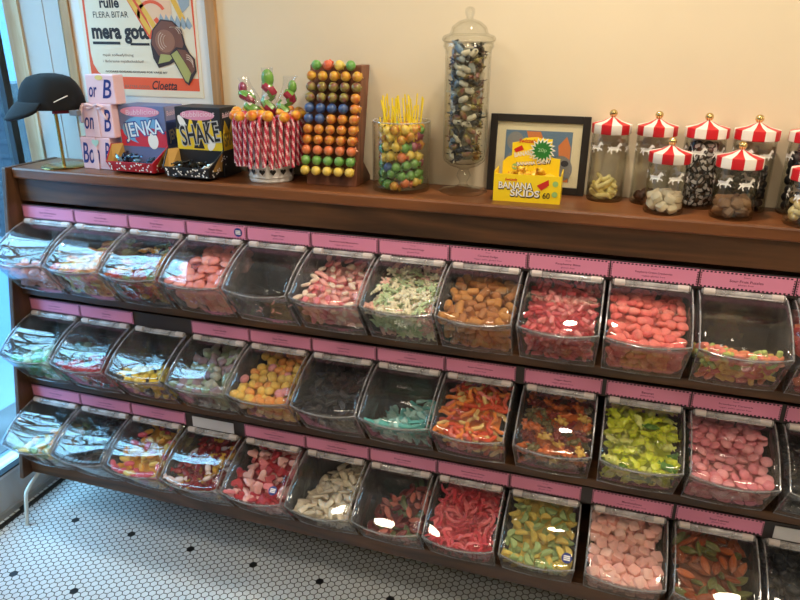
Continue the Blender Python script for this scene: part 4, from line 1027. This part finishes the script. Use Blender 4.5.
# circus-top jars
RED = mat('lid_red', (196, 22, 34), .4); LIDW = mat('lid_white', (232, 226, 216), .4)
HORSE = [(-.50, .02), (-.44, .12), (-.36, .06), (-.30, .12), (-.12, .10), (.08, .12), (.16, .22), (.22, .34), (.30, .36), (.40, .28), (.46, .20), (.42, .16), (.32, .20), (.26, .10), (.24, -.02), (.36, -.04), (.44, -.16), (.38, -.18), (.30, -.10), (.18, -.10), (.14, -.26), (.08, -.26), (.08, -.12),
         (-.14, -.10), (-.22, -.20), (-.16, -.34), (-.22, -.36), (-.30, -.20), (-.28, -.08), (-.36, -.16), (-.46, -.28), (-.50, -.24), (-.42, -.10), (-.40, .0)]
def jar(x, y, r, h, lidh, lab, rz=0):
    j = thing('storage_jar', (x, y, TZ), lab, 'sweet jar', 'glass jars with circus-top lids', rz)
    MB().lathe([(.02, 0), (r*.93, 0), (r, .02), (r*1.0, h-.10), (r*.97, h), (r*.90, h), (r*.94, h-.11), (r*.94, .05), (r*.86, .03), (.02, .028)], 36).build('glass', JARG, j)
    m = MB(); q = r*1.06
    m.lathe([(q*.97, h-.008), (q, h), (q, h+lidh), (q*.99, h+lidh+.008), (q*.5, h+lidh+.038), (.035, h+lidh+.080), (.02, h+lidh+.085)], 36, seg_m=lambda i, k: (k//3) % 2)
    l = m.build('lid', [RED, LIDW], j, smooth=True)
    m = MB(); m.lathe([(.045, h+lidh+.07), (.02, h+lidh+.085), (.022, h+lidh+.10)], 14); m.ell(.048, .048, .048, 16, 9, c=(0, 0, h+lidh+.128)); m.build('knob', GOLD, l)
    m = MB()
    for a in (-.72, .32, 1.36, 2.4, 3.45, 4.5):
        M = Matrix.Rotation(a, 4, 'Z')
        m.add([tuple(M @ Vector(((r+.004)*math.sin(p[0]*.19/r), -(r+.004)*math.cos(p[0]*.19/r), h-.165+p[1]*.19))) for p in HORSE], [tuple(range(len(HORSE)))])
        m.add([tuple(M @ Vector(((r+.004)*math.sin((p[0]*.16)/r), -(r+.004)*math.cos((p[0]*.16)/r), h-.155+p[1]))) for p in ((-.05, .0), (.05, .0), (.05, .095), (-.02, .095))][:0] or [(0, 0, 0)]*0, [])
    m.build('horses', WHITE, j, smooth=False)
    return j
def jar_fill(x, y, r, name, kind, size, n_r, layers, m_, lab, grp, z0=.06, dz=.1, squash=1):
    for ly in range(layers):
        front_only = layers > 4
        rad_ = r*.86-size*.42; n = max(3, int(2*PI*rad_/(size*n_r)))
        for k in range(n):
            a = 2*PI*(k+.5*(ly % 2)+R.uniform(-.2, .2))/n
            if front_only and math.sin(a) > .45: continue
            mm = m_[R.randrange(len(m_))]
            o = link(name, candy_mesh(kind, size, mm, k % 2, squash), None, (x+rad_*math.cos(a), y+rad_*math.sin(a), TZ+z0+dz*ly+R.uniform(-.015, .015)), (R.uniform(-.7, .7), R.uniform(-.7, .7), R.uniform(0, 6)))
            tag(o, lab, 'sweet', grp)
        for k in range(0 if front_only else max(1, n//3)):
            a = R.uniform(0, 6.3); q = rad_*.45*R.random()**.5
            mm = m_[R.randrange(len(m_))]
            o = link(name, candy_mesh(kind, size, mm, k % 2, squash), None, (x+q*math.cos(a), y+q*math.sin(a), TZ+z0+.03+dz*ly), (R.uniform(-.7, .7), R.uniform(-.7, .7), R.uniform(0, 6)))
            tag(o, lab, 'sweet', grp)
J = [(8.93, .725, .225, .84, .10, 'tall circus-top jar nearest the black frame, holding pale yellow foam bananas'),
     (9.46, .725, .225, .84, .10, 'tall circus-top jar with a few dark chocolate chunks, behind the short marshmallow jar'),
     (9.62, .25, .225, .60, .10, 'short circus-top jar holding cream white marshmallow cubes'),
     (10.02, .725, .235, .84, .10, 'tall circus-top jar packed with black and white liquorice coils'),
     (10.36, .25, .235, .585, .105, 'short circus-top jar holding brown sugared lumps'),
     (10.56, .725, .235, .84, .10, 'tall circus-top jar of black liquorice behind the brown lump jar'),
     (11.16, .70, .25, .84, .10, 'tall circus-top jar of black sweets at the far end of the row'),
     (11.12, .16, .235, .50, .11, 'short circus-top jar of pale cream almonds at the far end')]
for k, a in enumerate(J): jar(*a, rz=[0, .3, .1, .4, .05, .2, .5, .15][k])
ban = [mat('foam_banana', (238, 222, 130), .6), mat('foam_banana_pale', (244, 232, 160), .6)]
jar_fill(8.93, .725, .225, 'foam_banana', 'stick', .24, .55, 3, ban, 'pale yellow foam banana in the tall jar nearest the black frame', 'foam bananas in the tall jar', dz=.085)
ch = [mat('dark_chocolate', (70, 42, 30), .5)]
jar_fill(9.46, .725, .225, 'chocolate_chunk', 'lump', .145, 1.0, 1, ch, 'dark chocolate chunk in the tall jar behind the short marshmallow jar', 'chocolate chunks in the tall jar', z0=.09)
jar_fill(9.62, .25, .225, 'white_marshmallow', 'cube', .125, .95, 2, [mat('cream_marshmallow', (240, 228, 196), .7)], 'cream marshmallow cube in the short circus-top jar', 'cream marshmallows in the short jar', z0=.09, dz=.105)
wheel = MB(); wheel.grid(lambda u, v: ((.33+.17*math.cos(2*PI*v))*math.cos(2*PI*u), (.33+.17*math.cos(2*PI*v))*math.sin(2*PI*u), .15*math.sin(2*PI*v)), 16, 8, [1 if (k % 8) in (1, 2) and (k//8) % 4 else 0 for k in range(128)]); wheel.ell(.2, .2, .1, 10, 5, mi=2)
for (nm, sz) in (('w', .17),):
    b_ = MB(); b_.add(wheel.v, wheel.f, wheel.m, Matrix.Scale(sz, 4)); CN[('wheel', sz, 'wheelmat', 0)] = b_.mesh('wheel', [mat('liquorice_black', (34, 30, 32), .45), mat('sugar_grey', (196, 190, 186), .6), mat('liquorice_brown', (90, 66, 50), .5)])
for ly in range(8):
    for k in range(8):
        a = 2*PI*(k+.5*(ly % 2)+R.uniform(-.15, .15))/8
        o = link('liquorice_coil', CN[('wheel', .17, 'wheelmat', 0)], None, (10.02+.13*math.cos(a), .725+.13*math.sin(a), TZ+.10+.085*ly), (PI/2+R.uniform(-.6, .6), R.uniform(-.6, .6), a+PI/2))
        tag(o, 'black and white liquorice coil in the packed tall circus-top jar', 'sweet', 'liquorice coils in the tall jar')
jar_fill(10.36, .25, .235, 'sugared_lump', 'lump', .165, .72, 2, [mat('brown_sugar_lump', (140, 108, 80), .8, bump=.5, bscale=500), mat('tan_sugar_lump', (164, 128, 92), .8, bump=.5, bscale=500)], 'brown sugared lump in the short circus-top jar', 'brown lumps in the short jar', z0=.09, dz=.085)
blk = [mat('jet_liquorice', (26, 25, 28), .4), mat('jet_liquorice_worn', (44, 42, 46), .5)]
jar_fill(10.56, .725, .235, 'liquorice_stub', 'barrel', .15, .85, 6, blk, 'black liquorice stub in the tall jar behind the brown lump jar', 'liquorice stubs in the tall jar', z0=.09, dz=.085)
jar_fill(11.16, .70, .25, 'liquorice_drop', 'ball', .14, .9, 7, blk, 'black liquorice drop in the tall jar at the far end', 'liquorice drops in the far jar', z0=.09, dz=.095)
for cx_, cy_, r_, h_, nm_, lb_ in ((10.56, .725, .13, .60, 'liquorice_stub_filling', 'deeper mass of black liquorice stubs in the tall jar behind the brown lumps'), (11.16, .70, .14, .74, 'liquorice_drop_filling', 'deeper mass of black liquorice drops in the tall jar at the far end')):
    tag(MB().lathe([(.05, .04), (r_, .06), (r_, h_), (.05, h_+.03)], 14).build(nm_, blk[0], loc=(cx_, cy_, TZ)), lb_, 'sweets', kind='stuff')
jar_fill(11.12, .16, .235, 'cream_almond', 'nut', .14, .85, 3, [mat('almond_cream', (232, 216, 160), .4), mat('almond_pale', (226, 206, 146), .4)], 'pale cream sugared almond in the short jar at the far end', 'cream almonds in the short jar', z0=.08, dz=.08)

# oak-framed poster
po = thing('poster', (2.02, .96, 2.6), 'oak framed vintage chocolate advert with orange border hanging on the wall', 'poster')
def ox(v): return v-2.02
def oz(v): return v-2.6
OAK = wood('oak', (150, 108, 66), (186, 144, 94), 1.6, .5, 'Z')
m = MB(); X0, X1, Z0, Z1, fw_ = .66, 3.35, 1.56, 3.95, .155
m.box((ox(X0), -.05, oz(Z0)), (ox(X0+fw_), .015, oz(Z1))); m.box((ox(X1-fw_), -.05, oz(Z0)), (ox(X1), .015, oz(Z1))); m.box((ox(X0+fw_), -.05, oz(Z0)), (ox(X1-fw_), .015, oz(Z0+fw_))); m.box((ox(X0+fw_), -.05, oz(Z1-fw_)), (ox(X1-fw_), .015, oz(Z1)))
m.build('frame', OAK, po, bevel=.008, smooth=False)
MB().box((ox(X0+.1), -.01, oz(Z0+.1)), (ox(X1-.1), .014, oz(Z1-.1))).build('mount', mat('white_mount', (226, 222, 214), .7), po, smooth=False)
PAP = mat('cream_paper', (228, 214, 186), .7); ORA = mat('poster_orange', (228, 88, 44), .65)
m = MB(); m.box((ox(1.0), -.018, oz(1.84)), (ox(3.03), -.0105, oz(3.82))); m.build('print', PAP, po, smooth=False)
m = MB()
q = -.0195
flat(m, [(ox(1.04), oz(1.94)), (ox(2.97), oz(1.94)), (ox(2.97), oz(2.12)), (ox(1.30), oz(2.12)), (ox(1.18), oz(2.18)), (ox(1.11), oz(2.30)), (ox(1.09), oz(2.45)), (ox(1.12), oz(3.75)), (ox(1.08), oz(3.75))], q)
flat(m, [(ox(2.965), oz(2.11)), (ox(2.975), oz(2.11)), (ox(3.0), oz(3.75)), (ox(2.955), oz(3.75))], q)
m.build('border', ORA, po, smooth=False)
m = MB(); q = -.0205
PBK = mat('poster_black', (44, 36, 34), .7); PGR = mat('poster_grey', (124, 104, 90), .7)
for s_, cx, cz, tw, th, bo, sh, mm in (('rulle', 1.55, 3.17, .35, .15, .03, 0, PBK), ('FLERA BITAR', 1.55, 3.005, .63, .085, 0, 0, PBK), ('mera gott', 1.68, 2.73, 1.03, .27, .045, 0, PBK), ('Cloetta', 2.36, 2.01, .44, .13, .02, .35, PBK),
        ('mjuk toffeefyllning', 1.59, 2.43, .56, .05, .004, 0, PGR), ('i l\u00e4ckraste mj\u00f6lkchoklad!', 1.67, 2.34, .74, .05, .004, 0, PGR), ('DET B\u00c4TTRE-GODIS', 1.80, 1.985, .58, .05, .004, 0, PGR), ('GODARE-GODARE-GODARE FOR VARJE BIT', 1.88, 2.19, 1.12, .036, .02, 0, PBK)):
    m = MB(); text(m, s_, ox(cx), oz(cz), tw, th, q, bo, sh)
    if s_ == 'mera gott': m.box((ox(1.16), q-.001, oz(2.585)), (ox(1.66), q, oz(2.625))); m.box((ox(1.84), q-.001, oz(2.575)), (ox(2.18), q, oz(2.61)))
    m.build('lettering', mm, po, smooth=False)
m = MB(); q = -.0215
def P3(pts): return [(ox(a), oz(b)) for a, b in pts]
# wrapper roll
flat(m, P3([(1.75, 3.40), (1.98, 3.40), (2.46, 2.78), (2.20, 2.66)]), q, 0); flat(m, P3([(1.98, 3.40), (2.62, 3.40), (2.62, 3.02), (2.46, 2.84), (2.28, 2.72)]), q-.001, 3)
flat(m, P3([(1.78, 3.36), (1.86, 3.36), (2.24, 2.80), (2.20, 2.72)]), q-.002, 1); flat(m, P3([(1.92, 3.36), (2.0, 3.36), (2.36, 2.82), (2.30, 2.76)]), q-.002, 1)
flat(m, [(ox(2.28)+.26*math.cos(a)*k, oz(2.98)+.22*math.sin(a)*k) for a, k in [(PI*(.15+.9*j/10), 1) for j in range(11)]+[(PI*(1.05-.9*j/10), .8) for j in range(11)]], q-.002, 0)
flat(m, P3([(2.52, 3.40), (2.60, 3.40), (2.84, 2.95), (2.76, 2.92)]), q-.002, 1)
flat(m, P3([(2.30, 2.93), (2.36, 2.97), (2.42, 2.90), (2.36, 2.86)]), q-.003, 0)
for k in range(6): flat(m, P3([(2.38+.09*k, 2.90-.01*k), (2.43+.09*k, 3.02-.01*k), (2.50+.09*k, 2.90-.01*k), (2.45+.09*k, 2.80)]), q-.003, 6)
flat(m, P3([(2.70, 3.40), (2.95, 3.40), (2.93, 3.12), (2.80, 3.02), (2.74, 3.20)]), q-.001, 6)
# chocolates: outline, body, toffee, highlights
flat(m, P3([(2.20, 2.60), (2.26, 2.80), (2.42, 2.94), (2.62, 2.92), (2.76, 2.80), (2.80, 2.60), (2.86, 2.48), (2.70, 2.42), (2.52, 2.32), (2.30, 2.26), (2.22, 2.40)]), q-.004, 5)
flat(m, P3([(2.22, 2.60), (2.28, 2.79), (2.43, 2.92), (2.61, 2.90), (2.74, 2.79), (2.77, 2.60), (2.70, 2.46), (2.50, 2.40), (2.32, 2.44)]), q-.005, 4)
flat(m, [(ox(2.46)+p[0], oz(2.64)+p[1]) for p in oval(0, 0, .17, .16)], q-.006, 7)
for k in range(3): flat(m, [(ox(2.44+.03*k)+(.10-.012*k)*math.cos(a)*s_, oz(2.64)+(.13-.02*k)*math.sin(a)*s_) for a, s_ in [(PI*(.6+.8*j/8), 1) for j in range(9)]+[(PI*(1.4-.8*j/8), .9) for j in range(9)]], q-.008, 1 if False else 8)
for k in range(3): flat(m, [(ox(2.60+.04*k)+(.13)*math.cos(a)*s_, oz(2.70)+(.14)*math.sin(a)*s_) for a, s_ in [(PI*(.1+.5*j/8), 1) for j in range(9)]+[(PI*(.6-.5*j/8), .92) for j in range(9)]], q-.008, 8)
flat(m, P3([(2.30, 2.32), (2.36, 2.46), (2.60, 2.44), (2.50, 2.36)]), q-.007, 9)
flat(m, P3([(2.52, 2.46), (2.64, 2.56), (2.80, 2.54), (2.94, 2.40), (2.95, 2.22), (2.80, 2.02), (2.74, 2.06)]), q-.008, 5)
flat(m, P3([(2.66, 2.53), (2.79, 2.52), (2.92, 2.39), (2.93, 2.25), (2.86, 2.18)]), q-.009, 4)
flat(m, P3([(2.545, 2.455), (2.65, 2.515), (2.86, 2.20), (2.79, 2.06), (2.745, 2.09)]), q-.009, 9)
for k in range(3): flat(m, [(ox(2.80)+(.11)*math.cos(a)*s_, oz(2.34-.03*k)+(.12)*math.sin(a)*s_) for a, s_ in [(PI*(.0+.5*j/8), 1) for j in range(9)]+[(PI*(.5-.5*j/8), .9) for j in range(9)]], q-.010, 8)
m.build('illustration', [ORA, mat('poster_yellow', (228, 178, 60), .6), PAP, mat('poster_peach', (232, 190, 150), .6), mat('poster_chocolate', (116, 70, 48), .6), mat('poster_dark_brown', (52, 34, 28), .6), mat('poster_blue_grey', (150, 164, 172), .6), mat('poster_milk_chocolate', (150, 100, 72), .6), mat('poster_highlight', (206, 176, 150), .6), mat('poster_toffee', (168, 164, 92), .6)], po, smooth=False)

CAMP = (9.0281, -8.2713, 2.7335)
YPR = (0.30471, -0.37036, 0.00725)
FPX = 679.74

# ------------------------------------------------------------------ light
w = bpy.data.worlds.new('sky'); sc.world = w; w.use_nodes = True
nt = w.node_tree; bg = nt.nodes['Background']
tc = nt.nodes.new('ShaderNodeTexCoord'); sp_ = nt.nodes.new('ShaderNodeSeparateXYZ'); nt.links.new(tc.outputs['Generated'], sp_.inputs[0])
rp = nt.nodes.new('ShaderNodeValToRGB'); nt.links.new(sp_.outputs['Z'], rp.inputs['Fac'])
rp.color_ramp.elements[0].color = (.02, .05, .09, 1); rp.color_ramp.elements[0].position = 0
rp.color_ramp.elements[1].color = (.34, .74, 1.08, 1); rp.color_ramp.elements[1].position = .75
e_ = rp.color_ramp.elements.new(.35); e_.color = (.20, .48, .76, 1)
nt.links.new(rp.outputs['Color'], bg.inputs['Color']); bg.inputs['Strength'].default_value = 18.5
def lamp(x, y, power, colr=(1, .85, .66), ang=120, rad=.05, aim=None):
    ld = bpy.data.lights.new('ceiling_spot', 'SPOT'); ld.energy = power; ld.color = colr; ld.spot_size = math.radians(ang); ld.spot_blend = .6; ld.shadow_soft_size = rad
    o = bpy.data.objects.new('ceiling_spot', ld); col.objects.link(o); o.location = U(x, y, CEIL-.4)
    if aim is not None: o.rotation_euler = (U(*aim)-o.location).to_track_quat('-Z', 'Y').to_euler()
    return o
lamp(8.67, -1.4, 62, aim=(8.67, -.5, -ZF), ang=140)
lamp(17.5, -1.4, 44, aim=(16.5, -.5, -ZF), ang=140)
for x in (3.45, 13.65): lamp(x, -6.65, 44, rad=.17, aim=(x, -3.0, -ZF), ang=140)
lamp(8.6, -12, 40, rad=.17, aim=(8.6, -9, -ZF), ang=140)
sc.view_settings.view_transform = 'Standard'; sc.view_settings.look = 'None'; sc.view_settings.gamma = 1; sc.view_settings.use_curve_mapping = False
sc.view_settings.exposure = 0.0
sc.cycles.transparent_max_bounces = 48; sc.cycles.max_bounces = 8; sc.cycles.glossy_bounces = 4; sc.cycles.diffuse_bounces = 4

# ------------------------------------------------------------------ camera
yaw, pit, rol = YPR
fw = Vector((-math.sin(yaw)*math.cos(pit), math.cos(yaw)*math.cos(pit), math.sin(pit)))
r0 = fw.cross(Vector((0, 0, 1))).normalized(); u0 = r0.cross(fw)
r2 = r0*math.cos(rol)+u0*math.sin(rol); u2 = u0*math.cos(rol)-r0*math.sin(rol)
cd = bpy.data.cameras.new('camera'); cam = bpy.data.objects.new('camera', cd); col.objects.link(cam)
M = Matrix((r2, u2, -fw)).transposed().to_4x4(); M.translation = U(*CAMP)
cam.matrix_world = M; cd.sensor_width = 36; cd.lens = FPX/800*36; cd.clip_start = .02
sc.camera = cam
